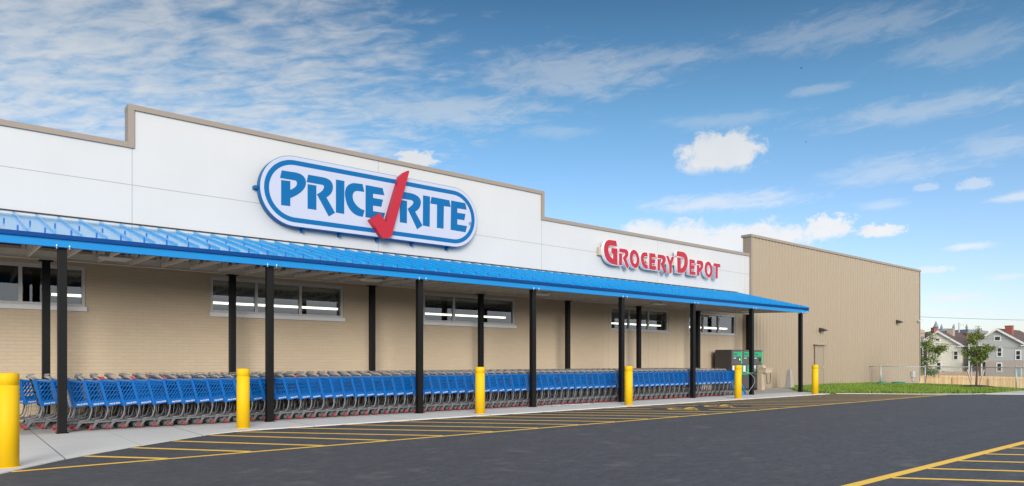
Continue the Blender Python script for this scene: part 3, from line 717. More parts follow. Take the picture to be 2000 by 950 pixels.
# ================================================================ SHOPPING CARTS
def cart_parts():
    P = {}
    Lc = .86
    def hw(x): return .275 - .085 * x / Lc
    def zb(x): return .45 + .12 * max(0, x) / Lc
    def zt(x): return .975 - .10 * (max(0, x + .13) / Lc) ** 1.0
    def rear(z): return -.133 * (z - .45) / .535
    b = MB()
    for s in (-1, 1):
        b.hexa([(-.002, s * .262, .45), (.046, s * .262, .45), (.046, s * .282, .45), (-.002, s * .282, .45), (-.137, s * .268, .99), (-.085, s * .268, .985), (-.085, s * .288, .985), (-.137, s * .288, .99)])
        xs_ = [-.10, .05, .25, .5, .7, Lc]
        for a, c in zip(xs_, xs_[1:]):       # top rim
            b.hexa([(a, s * (hw(a) - .012), zt(a) - .028), (c, s * (hw(c) - .012), zt(c) - .028), (c, s * (hw(c) + .012), zt(c) - .028), (a, s * (hw(a) + .012), zt(a) - .028), (a, s * (hw(a) - .012), zt(a)), (c, s * (hw(c) - .012), zt(c)), (c, s * (hw(c) + .012), zt(c)), (a, s * (hw(a) + .012), zt(a))])
        for a, c in ((.03, .4), (.4, Lc)):   # solid lower band
            b.hexa([(a, s * (hw(a) - .006), zb(a)), (c, s * (hw(c) - .006), zb(c)), (c, s * (hw(c) + .006), zb(c)), (a, s * (hw(a) + .006), zb(a)), (a - .02, s * (hw(a) - .006), zb(a) + .10), (c, s * (hw(c) - .006), zb(c) + .10), (c, s * (hw(c) + .006), zb(c) + .10), (a - .02, s * (hw(a) + .006), zb(a) + .10)])
        for lev in (.28, .52, .76):          # horizontal ribs
            z0 = zb(0) + .10 + (zt(0) - zb(0) - .10) * lev; z1 = zb(Lc) + .10 + (zt(Lc) - zb(Lc) - .10) * lev
            b.bar((rear(z0) + .03, s * hw(rear(z0)), z0), (Lc, s * hw(Lc), z1), .007, .011)
        x = -.42                              # slanted lattice
        while x < Lc:
            lo, hi = zb(x) + .09, zt(x) - .01; xa, xb = x, x + (hi - lo) * .62
            # clip against the leaning rear edge and the front
            pa, pb = None, None
            for i in range(41):
                t = i / 40; xx = xa + (xb - xa) * t; zz = lo + (hi - lo) * t
                if xx > rear(zz) + .03 and xx < Lc and zz < zt(xx) - .01 and zz > zb(xx) + .09:
                    if pa is None: pa = (xx, s * hw(xx), zz)
                    pb = (xx, s * hw(xx), zz)
            if pa and pb and pa != pb: b.bar(pa, pb, .006, .015)
            x += .062
    b.box(Lc - .012, Lc + .012, -hw(Lc), hw(Lc), zb(Lc), zb(Lc) + .12); b.box(Lc - .012, Lc + .02, -hw(Lc), hw(Lc), zt(Lc) - .05, zt(Lc))
    for k in range(-5, 6): b.box(Lc - .006, Lc + .006, k * .034 - .007, k * .034 + .007, zb(Lc) + .12, zt(Lc) - .05)
    b.hexa([(.02, -hw(0) + .02, .455), (Lc, -hw(Lc) + .01, zb(Lc) + .005), (Lc, hw(Lc) - .01, zb(Lc) + .005), (.02, hw(0) - .02, .455), (.02, -hw(0) + .02, .462), (Lc, -hw(Lc) + .01, zb(Lc) + .012), (Lc, hw(Lc) - .01, zb(Lc) + .012), (.02, hw(0) - .02, .462)])
    P['basket'] = (b, [M['cart_blue']])
    h = MB()
    h.tube([(-.175, -.29, 1.025), (-.175, .29, 1.025)], .017, 8)
    for s in (-1, 1): h.tube([(-.10, s * .275, .955), (-.135, s * .285, .995), (-.175, s * .285, 1.025)], .014, 6)
    h.box(-.19, -.09, -.26, .26, 1.003, 1.011)
    h.tube([(-.185, .07, 1.03), (-.185, .07, 1.065), (-.185, .27, 1.065), (-.09, .27, 1.065), (-.09, .07, 1.065), (-.185, .07, 1.065)], .006, 5)
    P['handle'] = (h, [M['cart_light']])
    c = MB()
    c.hexa([(-.11, -.25, .962), (.16, -.235, .928), (.16, .235, .928), (-.11, .25, .962), (-.11, -.25, .970), (.16, -.235, .936), (.16, .235, .936), (-.11, .25, .970)])
    for y in (-.16, 0, .16): c.bar((-.11, y, .975), (.16, y, .941), .02, .01)
    P['child_seat'] = (c, [M['cart_light']])
    f = MB()
    for s in (-1, 1):
        f.tube([(.015, s * .25, .46), (.032, s * .25, .42), (.030, s * .25, .37), (.012, s * .25, .29), (-.012, s * .25, .225), (-.05, s * .25, .197), (-.10, s * .25, .19), (-.185, s * .25, .188)], .0155, 6)
        f.bar((-.20, s * .25, .160), (.63, s * .155, .155), .026, .034)
        f.tube([(.115, s * .245, .46), (.085, s * .235, .175)], .005, 5)
        f.tube([(.60, s * .155, .16), (.62, s * .16, .3), (.60, s * .18, .50)], .012, 5)
    for x in (-.17, .1, .35, .62): w = .25 - .095 * (x + .2) / .83; f.bar((x, -w, .163), (x, w, .163), .02, .02)
    for k in range(-3, 4): f.bar((-.17, k * .06, .176), (.62, k * .04, .171), .008, .006)
    P['frame'] = (f, [M['cart_grey']])
    def fork(mb):
        mb.lathe([(.018, .13), (.018, .15)], 8)
        for y in (-.024, .024): mb.hexa([(-.078, y - .003, .05), (-.045, y - .003, .05), (-.045, y + .003, .05), (-.078, y + .003, .05), (-.03, y - .003, .14), (.03, y - .003, .14), (.03, y + .003, .14), (-.03, y + .003, .14)])
        mb.box(-.03, .03, -.024, .024, .132, .142)
    def wheel(mb):
        mb.mi = 0; mb.lathe([(.046, -.016), (.06, -.014), (.062, 0), (.06, .014), (.046, .016)], 16, (-.058, 0, .062), 'y')
        mb.mi = 1; mb.lathe([(.018, -.019), (.018, .019)], 8, (-.058, 0, .062), 'y')
        for k in range(5):
            a = 2 * math.pi * k / 5; mb.bar((-.058 + .012 * math.cos(a), -.017, .062 + .012 * math.sin(a)), (-.058 + .044 * math.cos(a), -.017, .062 + .044 * math.sin(a)), .004, .010, up=(0, 1, 0))
        mb.mi = 0
    a = MB(); fork(a); P['fork'] = (a, [M['cart_grey']])
    a = MB(); wheel(a); P['wheel'] = (a, [M['tyre'], M['hub']])
    a = MB(); a.hexa([(-.118, -.036, .022), (-.05, -.036, .060), (-.05, .02, .060), (-.118, .02, .022), (-.126, -.036, .045), (-.058, -.036, .082), (-.058, .02, .082), (-.126, .02, .045)]); P['brake'] = (a, [M['red']])
    a = MB(); fork(a); a.mi = 1; a.lathe([(.046, -.016), (.06, -.014), (.062, 0), (.06, .014), (.046, .016)], 12, (-.058, 0, .062), 'y'); P['caster_simple'] = (a, [M['cart_grey'], M['tyre']])
    a = MB()
    for k in range(9): y = -.24 + .06 * k; a.bar((.008, y, .47), (-.122, y, .96), .012, .008)
    for z in (.47, .6, .72, .84, .96): a.bar((rear(z) + .006, -.262, z), (rear(z) + .006, .262, z), .01, .02)
    P['gate'] = (a, [M['cart_light']])
    a = MB(); a.box(-.135, -.03, -.27, -.225, .99, 1.012); a.bar((-.18, -.24, 1.02), (-.06, -.1, 1.005), .03, .008); P['strap'] = (a, [M['red']])
    out = {}
    for k, (mb, ms) in P.items():
        bmesh.ops.recalc_face_normals(mb.bm, faces=mb.bm.faces[:]); me = bpy.data.meshes.new('cart_' + k); mb.bm.to_mesh(me); mb.bm.free()
        for m in ms: me.materials.append(m)
        out[k] = me
    o = text_mesh('name_plate', 'PRICE RITE', .038, M['paper']); out['plate'] = o.data
    o.data.transform(Matrix.Translation((.150, -.2725, .508)) @ Matrix.Rotation(R_(-6), 4, 'Y') @ Matrix.Rotation(R_(5.5), 4, 'Z')); bpy.data.objects.remove(o)
    # white backing line so that the small lettering reads as a bright plate
    return out
CM = cart_parts()
def ob(name, me, parent, loc=(0, 0, 0)):
    o = bpy.data.objects.new(name, me); COL.objects.link(o); o.parent = parent; o.location = loc; return o
def make_cart(full):
    r = thing('shopping_cart', 'blue plastic shopping cart', 'shopping cart')
    ob('basket', CM['basket'], r); ob('handle', CM['handle'], r); ob('child_seat', CM['child_seat'], r); ob('frame', CM['frame'], r)
    if full: ob('name_plate', CM['plate'], r)
    for x, y, rearw in ((-.165, -.25, 1), (-.165, .25, 1), (.60, -.155, 0), (.60, .155, 0)):
        if full:
            c = ob('caster', CM['fork'], r, (x, y, 0)); ob('wheel', CM['wheel'], c)
            if rearw: ob('brake_cover', CM['brake'], c)
        else: ob('caster', CM['caster_simple'], r, (x, y, 0))
    return r
ORD = ['zeroth', 'first', 'second', 'third', 'fourth', 'fifth', 'sixth', 'seventh', 'eighth', 'ninth', 'tenth', 'eleventh', 'twelfth', 'thirteenth', 'fourteenth', 'fifteenth', 'sixteenth']
SPC = .2785; rc = random.Random(11)
proto_full, proto_simple = make_cart(True), make_cart(False)
def u_of(x, y):
    d = FW[0] * x + FW[1] * y; return CX + FPX * (RT[0] * x + RT[1] * y) / d
post_u = [u_of(x, YP) for x in PX]
cnt_after = {}
used = {'f': False, 's': False}
for row, (ynear, xstart, n) in enumerate(((15.42, 1.87, 79), (16.28, 1.43, 80), (17.13, .97, 81))):
    for k in range(n):
        full = (row == 0) or (row == 1 and k < 2) or (row == 2 and k < 3)
        key = 'f' if full else 's'
        pr = proto_full if full else proto_simple
        c = pr if not used[key] else copy_tree(pr)
        used[key] = True
        x = xstart + SPC * k + rc.uniform(-.012, .012); y = ynear + .275 + rc.uniform(-.010, .010)
        c.location = (x, y, .014); c.rotation_euler = (0, 0, R_(rc.uniform(-.7, .7)))
        c['group'] = ('carts nested in the front row', 'carts nested in the middle row', 'carts nested in the rear row')[row]
        if k == 0: ob('rear_gate', CM['gate'], c)
        if row == 0:
            u = u_of(x - .05, ynear); pi = max([i for i, pu in enumerate(post_u) if pu < u + 6], default=0)
            cnt_after[pi] = cnt_after.get(pi, 0) + 1; q = cnt_after[pi]
            c['label'] = f'blue front row cart, {ORD[q]} to the right of the {ORD[pi + 1]} black front post'
            if k == 0: c['label'] = 'blue front row cart at the left end, beside the first black front post'
            if k == n - 1: c['label'] = 'blue front row cart at the far right end, nearest the recycling machines'
        elif row == 1:
            c['label'] = 'blue cart in the middle row, only its grey handle showing above the front row'
            if k == 0: c['label'] = 'blue cart at the left end of the middle row, its grey rear gate showing'
            if k == 1: c['label'] = 'blue cart of the middle row, half hidden by the first black front post'
        else:
            c['label'] = 'blue cart in the rear row nearest the brick wall, only its handle showing'
            if k < 3: c['label'] = ('blue rear row cart at the left end, mostly hidden by the nearest yellow bollard', 'blue rear row cart showing just right of the nearest yellow bollard', 'blue rear row cart seen through the left end of the middle row')[k]
        if (row == 0 and k in (2, 4, 6, 16)) or (row == 1 and k in (4, 6, 7, 9, 17)): ob('seat_strap', CM['strap'], c)

# blue stand and cable at the right end of the cart row
t = thing('blue_stand', 'blue tube stand leaning by the last carts, tied to a black post with cable', 'stand', (24.32, 15.28, .014))
g = MB(); g.tube([(-.22, .0, .62), (-.12, .0, .55), (.22, -.05, .04)], .035, 8); g.tube([(-.22, .45, .62), (-.12, .45, .55), (.22, .40, .04)], .035, 8); g.tube([(-.3, -.05, .03), (.24, -.05, .03), (.24, .40, .03), (-.3, .40, .03)], .03, 8); g.build('legs', M['blue_beam'], t)
g = MB(); g.hexa([(-.20, -.02, .56), (.0, -.02, .62), (.0, .47, .62), (-.20, .47, .56), (-.26, -.02, .99), (.05, -.02, .96), (.05, .47, .96), (-.26, .47, .99)]); g.build('bucket', M['cart_blue'], t, bevel=.04)
o = MB(); pts = []
for i in range(26):
    s = i / 25; pts.append((24.1 + .78 * math.sin(s * 2.6), 15.06 + .03 * math.sin(9 * s), .93 - .80 * s ** 1.6 + .03 * math.sin(7 * s)))
o.tube(pts, .0075, 6); o.tube([(24.30, 15.3, .95), (24.5, 15.10, .90), (24.76, 15.095, .88), (24.86, 15.10, .885), (24.945, 15.11, .885), (24.95, 15.24, .885)], .0075, 6)
tag(o.build('cable', M['grey_cable']), 'grey cable looped around the black post at the end of the cart row', 'cable')
o = MB(); pts = []; rr_ = random.Random(5)
for i in range(60):
    s = i / 59; pts.append((13.7 + 2.0 * s + .28 * math.sin(s * 19), 15.0 - .05 * s + .20 * math.sin(s * 23 + 1), .026 + .012 * (i % 2)))
o.tube(pts, .009, 5); tag(o.build('loose_cable', M['grey_cable']), 'thin loose cable lying on the sidewalk by the carts right of the fourth post', 'cable')

# ================================================================ RECYCLING MACHINES, BIN, CONE
YK = 17.62
ka, kb = pl(1428.6, 700, YK)[0], pl(1489.3, 700, YK)[0]
kw = (kb - ka) / 3
for i, lab in enumerate(('left recycling machine with its dark side panel showing, green graphics and paper notice', 'middle recycling machine, half hidden behind a black canopy post', 'right recycling machine with lime green edge and paper notice, beside the tan metal wall')):
    t = thing('recycling_machine', lab, 'recycling machine', (ka + kw * (i + .5), YK, .014), 0, 'recycling machines')
    w = kw / 2 - .004; H_ = 1.86
    g = MB(); g.box(-w, w, .02, .86, .06, H_); g.box(-w + .05, w - .05, .06, .8, .0, .06); g.build('cabinet', M['kiosk'], t, bevel=.012)
    g = MB(); g.box(-w + .01, w - .01, -.012, .02, 1.20, H_ - .02); g.box(-w + .01, w - .01, -.012, .02, .70, 1.19); g.build('front_panel', M['kiosk_front'], t, bevel=.006)
    g = MB(); g.box(-w + .01, w - .01, -.004, .02, .08, .69); g.build('lower_door', M['kiosk_front'], t, bevel=.006)
    g = MB()
    g.box(-w + .14, w - .14, -.018, -.0125, 1.56, 1.76); g.box(w - .13, w - .02, -.018, -.0125, 1.22, 1.80); g.box(-w + .38, w - .02, -.018, -.0125, .78, 1.17); g.box(-w + .02, w - .14, -.018, -.0125, .71, .775); g.build('green_graphic', M['green'], t)
    g = MB(); g.box(w - .06, w - .012, -.022, -.0185, .74, 1.16); g.bar((-w + .42, -.020, .80), (-w + .58, -.020, 1.1), .004, .05, up=(1, 0, 0)); g.bar((w - .1, -.021, 1.25), (w - .05, -.021, 1.75), .003, .03, up=(1, 0, 0)); g.build('lime_graphic', M['lime'], t)
    g = MB()
    for k_ in range(5): g.box(-w + .17 + .055 * k_, -w + .21 + .055 * k_, -.021, -.0185, 1.62, 1.69 + .01 * (k_ % 2))
    g.build('header_mark', M['green_dark'], t)
    g = MB(); g.lathe([(.085, -.03), (.085, -.012)], 20, (w - .24, 0, 1.41), 'y'); g.build('bottle_opening', M['dark'], t)
    if i < 2:
        g = MB(); g.lathe([(.055, -.034), (.055, -.0305)], 20, (w - .25, 0, 1.42), 'y'); g.build('opening_flap', M['paper'], t)
    g = MB(); g.box(-w + .06, -w + .25, -.020, -.0125, .86, 1.14); g.build('notice', M['paper'], t)
    g = MB(); g.box(-w + .14, -w + .30, -.03, -.0125, 1.46, 1.485); g.box(-w + .14, -w + .16, -.03, -.0125, 1.485, 1.51); g.box(-w + .28, -w + .30, -.03, -.0125, 1.485, 1.51); g.build('receipt_tray', M['paper'], t)
bx = gr(1494, 765); bx = (29.05, 17.05)
t = thing('litter_bin', 'tan hooded bin on a post with a dark bracket, beside the recycling machines', 'bin', (bx[0], bx[1], .014))
g = MB(); g.box(-.27, .27, -.22, .22, .80, .98); g.build('tray', M['tan_plastic'], t, bevel=.02)
g = MB(); g.box(-.29, .29, -.24, .24, .985, 1.03); g.hexa([(-.27, -.1, 1.031), (.0, -.1, 1.031), (.0, .22, 1.031), (-.27, .22, 1.031), (-.27, -.02, 1.16), (.0, -.02, 1.16), (.0, .22, 1.16), (-.27, .22, 1.16)]); g.build('lid', M['tan_plastic'], t, bevel=.015)
g = MB(); g.box(-.28, -.02, -.02, .22, .0, .80); g.build('post', M['tan_plastic'], t, bevel=.015)
g = MB(); g.tube([(-.2, -.18, .80), (-.14, -.2, .32), (.10, -.2, .32), (.2, -.18, .80)], .016, 6); g.build('bracket', M['bronze'], t)
cp = gr(1540, 760.3)
t = thing('ash_receptacle', 'grey tapered cone shaped receptacle standing against the tan ribbed wall', 'ash bin', (cp[0], cp[1] - .05, .014))
g = MB()
def fr(w0, z0, w1, z1): g.hexa([(-w0, -w0, z0), (w0, -w0, z0), (w0, w0, z0), (-w0, w0, z0), (-w1, -w1, z1), (w1, -w1, z1), (w1, w1, z1), (-w1, w1, z1)])
fr(.24, 0, .24, .03); fr(.17, .03, .085, .86); g.build('body', M['grey_cone'], t, bevel=.012)
g = MB(); fr(.09, .862, .06, .93); g.lathe([(.03, .93), (.035, .96), (.02, .985)], 12); g.build('cap', M['grey_cone'], t, bevel=.006)
for i, (u, v) in enumerate(((1755, 752.2), (1722, 752.6))):
    p = gr(u, v); t = thing('manhole_dome', ('larger round green utility lid in the grass near the wire fence corner', 'smaller round green utility lid in the grass left of the larger one')[i], 'utility lid', (p[0], p[1], .03), 0, 'green utility lids')
    g = MB(); r = (.36, .26)[i]; g.lathe([(r, 0), (r, .10), (r - .06, .15), (.05, .16)], 20); g.build('lid', M['util_green'], t)
    g = MB(); g.lathe([(r + .04, 0), (r + .04, .05)], 20); g.build('rim', M['util_green'], t)

# ================================================================ FENCES
def lerp(a, b, t): return a + (b - a) * t
cl = [(43.0, 18.1), (44.35, 15.8), (43.55, 13.2), (40.6, 10.6), (37.5, 7.2)]
cl = [gr(1720, 750.5), gr(1807, 751.5), gr(1897, 754.5), gr(1985, 760), gr(2080, 768)]
tops = [(1720, 716), (1807, 718.5), (1897, 719.5), (1985, 720.5), (2080, 720.5)]
chain = thing('chain_link_fence', 'low galvanised chain link fence running along the back of the grass', 'fence', (cl[1][0], cl[1][1], 0))
HT = 1.05
wire_pts = []
for i, (x, y) in enumerate(cl):
    g = MB(); g.tube([(x, y, -.05), (x, y, HT + .03)], .03 if i else .045, 10); g.lathe([(.035, HT + .03), (.02, HT + .07), (.005, HT + .08)], 10, (x, y, 0)); under(g.build('post', M['galv']), chain)
g = MB()
for a, b in zip(cl, cl[1:]): g.tube([(a[0], a[1], HT - .01), (b[0], b[1], HT - .01)], .021, 8)
g.tube([(cl[0][0], cl[0][1], HT - .01), (cl[0][0] + .2, YT - .05, HT - .01)], .021, 8)
under(g.build('top_rail', M['galv']), chain)
g = MB()
for a, b in zip(cl, cl[1:]):
    L = math.hypot(b[0] - a[0], b[1] - a[1]); n = int(L / .075)
    P = lambda s, z: (lerp(a[0], b[0], s / L), lerp(a[1], b[1], s / L), z)
    hh = HT - .06
    for k in range(-int(hh / .075) - 1, n + 1):
        for sg in (1, -1):
            s0 = k * .075; s1 = s0 + hh
            z0, z1 = (.04, .04 + hh) if sg == 1 else (.04 + hh, .04)
            ca, cb = max(0, s0), min(L, s1)
            if cb - ca < .02: continue
            f0, f1 = (ca - s0) / hh, (cb - s0) / hh
            g.bar(P(ca, lerp(z0, z1, f0)), P(cb, lerp(z0, z1, f1)), .0032, .0032)
under(g.build('wire_mesh', M['galv']), chain)
# new pine fence lower down behind the lawn
fa, fb = at(1770, 733, 57.5), at(2045, 737, 52.5)
def zfence(s): return lerp(.26, .10, s)
pine = thing('board_fence', 'new pale pine board fence beyond the wire fence', 'fence', (fa.x, fa.y, -1.6))
L = (fb - fa).xy.length; dv = (fb - fa).xy.normalized(); nv = Vector((dv.y, -dv.x))
if nv.dot(Vector((-1, -.5))) < 0: nv = -nv
g = MB(); n = int(L / .145); rb = random.Random(2)
for k in range(n):
    s = k * .145; p = fa.xy + dv * s; q = p + dv * .137; zt_ = zfence(s / L) + rb.uniform(-.012, .012); o2 = -nv * .02
    g.hexa([(p.x, p.y, -1.95), (q.x, q.y, -1.95), (q.x + o2.x, q.y + o2.y, -1.95), (p.x + o2.x, p.y + o2.y, -1.95), (p.x, p.y, zt_), (q.x, q.y, zt_), (q.x + o2.x, q.y + o2.y, zt_), (p.x + o2.x, p.y + o2.y, zt_)])
def pine_boards():
    m = mat('pine_boards_varied', (.66, .45, .215), .75, var=.10, scale=2); nt = m.node_tree; b = nt.nodes['Principled BSDF']
    tc = N(nt, 'ShaderNodeTexCoord'); mp = N(nt, 'ShaderNodeMapping'); mp.inputs['Scale'].default_value = (7, 7, .25); nt.links.new(tc.outputs['Object'], mp.inputs[0])
    nz = N(nt, 'ShaderNodeTexNoise'); nz.inputs['Scale'].default_value = 1; nz.inputs['Detail'].default_value = 3; nt.links.new(mp.outputs[0], nz.inputs[0])
    mr = N(nt, 'ShaderNodeMapRange'); mr.inputs[1].default_value = .35; mr.inputs[2].default_value = .68; nt.links.new(nz.outputs[0], mr.inputs[0])
    nt.links.new(mixc(nt, mr.outputs[0], (.60, .38, .16), (.86, .65, .35)), b.inputs['Base Color']); return m
PB = pine_boards(); under(g.build('boards', PB), pine)
s = .9; i = 0
while s < L:
    p = fa.xy + dv * s; zt_ = zfence(s / L); g = MB(); a = nv * .06; w = dv * .085
    c0 = p + nv * .05
    g.hexa([(*(c0 - w).xy, -1.95), (*(c0 + w).xy, -1.95), (*(c0 + w + nv * .045).xy, -1.95), (*(c0 - w + nv * .045).xy, -1.95), (*(c0 - w).xy, zt_ - .16), (*(c0 + w).xy, zt_ - .16), (*(c0 + w + nv * .045).xy, zt_ - .16), (*(c0 - w + nv * .045).xy, zt_ - .16)])
    under(g.build('post', PB), pine); s += 2.42
g = MB()
for dz in (.16, .95, 1.6):
    a, b = fa.xy + nv * .022, fb.xy + nv * .022
    g.bar((a.x, a.y, zfence(0) - dz), (b.x, b.y, zfence(1) - dz), .04, .09)
under(g.build('rails', PB), pine)
# old weathered fence in front of the houses
oa, ob_ = at(1788, 723.5, 88), at(1912, 724.5, 86)
old = thing('weathered_fence', 'old pinkish weathered picket fence seen above the new pine fence', 'fence', (oa.x, oa.y, -1.8))
g = MB(); L = (ob_ - oa).xy.length; dv = (ob_ - oa).xy.normalized(); n = int(L / .16)
for k in range(n):
    p = oa.xy + dv * (k * .16); q = p + dv * .14; z = .08 + rb.uniform(-.08, .06); o2 = Vector((.02, .02))
    g.hexa([(p.x, p.y, -1.9), (q.x, q.y, -1.9), (q.x + o2.x, q.y + o2.y, -1.9), (p.x + o2.x, p.y + o2.y, -1.9), (p.x, p.y, z), (q.x, q.y, z), (q.x + o2.x, q.y + o2.y, z), (p.x + o2.x, p.y + o2.y, z)])
under(g.build('pickets', M['wood_old']), old)
g = MB()
for z in (-.3, -1.4): g.bar((oa.x + .05, oa.y + .05, z), (ob_.x + .05, ob_.y + .05, z), .05, .09)
under(g.build('rails', M['wood_old']), old)

# ================================================================ TREES
def tree(name, label, base, height, crown_lo, rad, nleaf, seed, offx=(0, 0), lsize=.06):
    r = random.Random(seed); t = thing(name, label, 'tree', base)
    g = MB(); tip = []
    trunk = [(0, 0, 0)]; x = y = 0
    for k in range(1, 7):
        z = height * .93 * k / 6; x += r.uniform(-.03, .03) + offx[0] / 6; y += r.uniform(-.03, .03) + offx[1] / 6; trunk.append((x, y, z))
    g.tube(trunk, [.05, .045, .04, .033, .026, .018, .008], 7)
    for k in range(26):
        f = r.uniform(.0, .92); z = lerp(crown_lo, height * .9, f); i = min(5, int(z / (height * .93) * 6)); b0 = Vector(trunk[i]).lerp(Vector(trunk[i + 1]), z / (height * .93) * 6 - i)
        a = k * 2.4 + r.uniform(-.4, .4); prof = math.sin(math.pi * min(1, .18 + .80 * f)) ** .8; ln = rad * prof * r.uniform(.65, 1.15)
        e = b0 + Vector((math.cos(a) * ln, math.sin(a) * ln, ln * r.uniform(.1, .55))); mid = b0.lerp(e, .5) + Vector((0, 0, -.04))
        g.tube([b0, mid, e], [.014, .009, .004], 5); tip.append((b0, mid, e, ln))
    g.build('trunk', M['bark'], t)
    g = MB()
    tip.append((Vector(trunk[5]), Vector(trunk[5]).lerp(Vector(trunk[6]), .6), Vector(trunk[6]) + Vector((.02, 0, .12)), .4))
    for k in range(nleaf):
        b0, mid, e, ln = r.choice(tip); s = r.uniform(.30, 1.05) ** .8; p = (b0.lerp(mid, s * 2) if s < .5 else mid.lerp(e, (s - .5) * 2))
        p = p + Vector((r.gauss(0, rad * .13), r.gauss(0, rad * .13), r.gauss(0, rad * .10)))
        d = Vector((r.uniform(-1, 1), r.uniform(-1, 1), r.uniform(-.7, .5))).normalized(); n = d.cross(Vector((r.uniform(-1, 1), r.uniform(-1, 1), r.uniform(-1, 1)))).normalized()
        l = lsize * r.uniform(.7, 1.5); w = l * .42
        g.face([p, p + d * l * .5 + n * w, p + d * l, p + d * l * .5 - n * w])
    g.build('crown', M['leaf'], t, norm=False)
    return t
tb = gr(1906.5, 758.5)
tree('young_tree', 'young staked tree in a mulch bed in front of the grey house', (tb[0], tb[1], .03), 3.05, 1.20, .66, 5600, 4, (.05, .0), .052)
g = MB(); g.lathe([(.95, .0), (.8, .07), (.4, .13), (.05, .15)], 24, (tb[0], tb[1], .02)); o = g.build('mulch', M['mulch']); struct(o)
for i, (dx, dy, lab) in enumerate(((-.42, .33, 'pale wooden tree stake leaning left of the young tree trunk'), (.34, -.30, 'pale wooden tree stake leaning right of the young tree trunk'))):
    g = MB(); g.bar((0, 0, 0), (dx * .5, dy * .5, .88), .045, .045)
    o = g.build('tree_stake', M['stake'], loc=(tb[0] + dx * .35, tb[1] + dy * .35, .05)); tag(o, lab, 'stake', 'tree stakes')
p2 = at(1803, 760, 52)
tree('leafy_tree', 'slender leafy tree just behind the right corner of the tan metal building', (p2.x, p2.y, terrain_z(p2.x, p2.y) - .05), 5.6, 2.2, 1.25, 7000, 9, (.45, -.40), .075)

# ================================================================ HOUSES
def house(name, label, Xf, yL, yR, zbase, zeave, zridge, depth, wall, wins, chim, porch=None):
    """gable front in the plane X = Xf, ridge running away along +X"""
    t = thing(name, label, 'house', (Xf, (yL + yR) / 2, zbase)); yc = (yL + yR) / 2
    g = MB()
    ring0 = [(Xf, yR, zbase), (Xf, yL, zbase), (Xf, yL, zeave), (Xf, yc, zridge), (Xf, yR, zeave)]
    v0 = [g.bm.verts.new(p) for p in ring0]; v1 = [g.bm.verts.new((p[0] + depth, p[1], p[2])) for p in ring0]
    g.bm.faces.new(v0); g.bm.faces.new(v1[::-1])
    for i in range(5): g.bm.faces.new((v0[i], v0[(i + 1) % 5], v1[(i + 1) % 5], v1[i]))
    under(g.build('wall', wall), t)
    g = MB(); oh = .42; tk = .16
    sl_ = (zridge - zeave) / (yL - yc)
    for s in (1, -1):
        ye = yc + s * (abs(yL - yc) + oh); ze = zeave - oh * sl_
        g.hexa([(Xf - oh, ye, ze + .02), (Xf + depth + oh, ye, ze + .02), (Xf + depth + oh, yc, zridge + .02), (Xf - oh, yc, zridge + .02), (Xf - oh, ye, ze + tk), (Xf + depth + oh, ye, ze + tk), (Xf + depth + oh, yc, zridge + tk), (Xf - oh, yc, zridge + tk)])
    rf = under(g.build('roof', M['shingle']), t)
    g = MB()
    for s in (1, -1):
        ye = yc + s * (abs(yL - yc) + oh); ze = zeave - oh * sl_; X0 = Xf - oh - .04
        g.hexa([(X0, ye, ze - .16), (X0 + .1, ye, ze - .16), (X0 + .1, yc, zridge - .16), (X0, yc, zridge - .16), (X0, ye, ze + tk + .03), (X0 + .1, ye, ze + tk + .03), (X0 + .1, yc, zridge + tk + .03), (X0, yc, zridge + tk + .03)])
        ya, yb_ = sorted((ye, ye - s * (oh + .35))); g.box(Xf - oh, Xf - .01, ya, yb_, ze - .18, ze)
        ya, yb_ = sorted((ye + s * .02, ye - s * .08)); g.box(Xf - oh + .1, Xf + depth + oh, ya, yb_, ze - .14, ze + .06)
    under(g.build('fascia', M['house_white']), t)
    for (y, z, w, h, kind) in wins:
        g = MB(); f = .15
        g.box(Xf - .06, Xf - .003, y - w / 2 - f, y + w / 2 + f, z + h / 2, z + h / 2 + f * 1.2); g.box(Xf - .07, Xf - .003, y - w / 2 - f * 1.2, y + w / 2 + f * 1.2, z - h / 2 - f, z - h / 2)
        g.box(Xf - .06, Xf - .003, y - w / 2 - f, y - w / 2, z - h / 2, z + h / 2); g.box(Xf - .06, Xf - .003, y + w / 2, y + w / 2 + f, z - h / 2, z + h / 2)
        if kind == 'sash': g.box(Xf - .05, Xf - .003, y - w / 2, y + w / 2, z - .05, z + .05)
        fr_ = under(g.build('door' if kind == 'door' else 'window', M['house_white']), t)
        p = MB(); p.box(Xf - .035, Xf - .004, y - w / 2, y + w / 2, z - h / 2, z + h / 2); q = p.build('panel' if kind == 'door' else 'pane', M['teal'] if kind == 'door' else M['house_glass']); q.parent = fr_; q.matrix_parent_inverse = Matrix.Identity(4)
    for (x, y, w, h, m) in chim:
        g = MB(); zr = zridge - abs(y - yc) * sl_; g.box(x - w / 2, x + w / 2, y - w / 2, y + w / 2, zr - .3, zr + h); g.box(x - w / 2 - .05, x + w / 2 + .05, y - w / 2 - .05, y + w / 2 + .05, zr + h, zr + h + .1)
        q = g.build('chimney', m); q.parent = rf
    if porch:
        y0, y1, levels = porch; g = MB()
        for z in levels: g.box(Xf - 2.0, Xf - .08, y0, y1, z - .12, z + .12)
        for y in (y0 + .1, y1 - .1): g.box(Xf - 1.95, Xf - 1.8, y - .08, y + .08, zbase, levels[-1])
        under(g.build('porch', M['house_white']), t)
        g = MB(); g.box(Xf - .06, Xf - .01, y0 + .1, y1 - .1, zbase, levels[0] - .12)
        if len(levels) > 1: g.box(Xf - .06, Xf - .01, y0 + .1, y1 - .1, levels[0] + .12, levels[1] - .12)
        under(g.build('porch_opening', M['house_glass']), t)
    return t
XF = 136.6
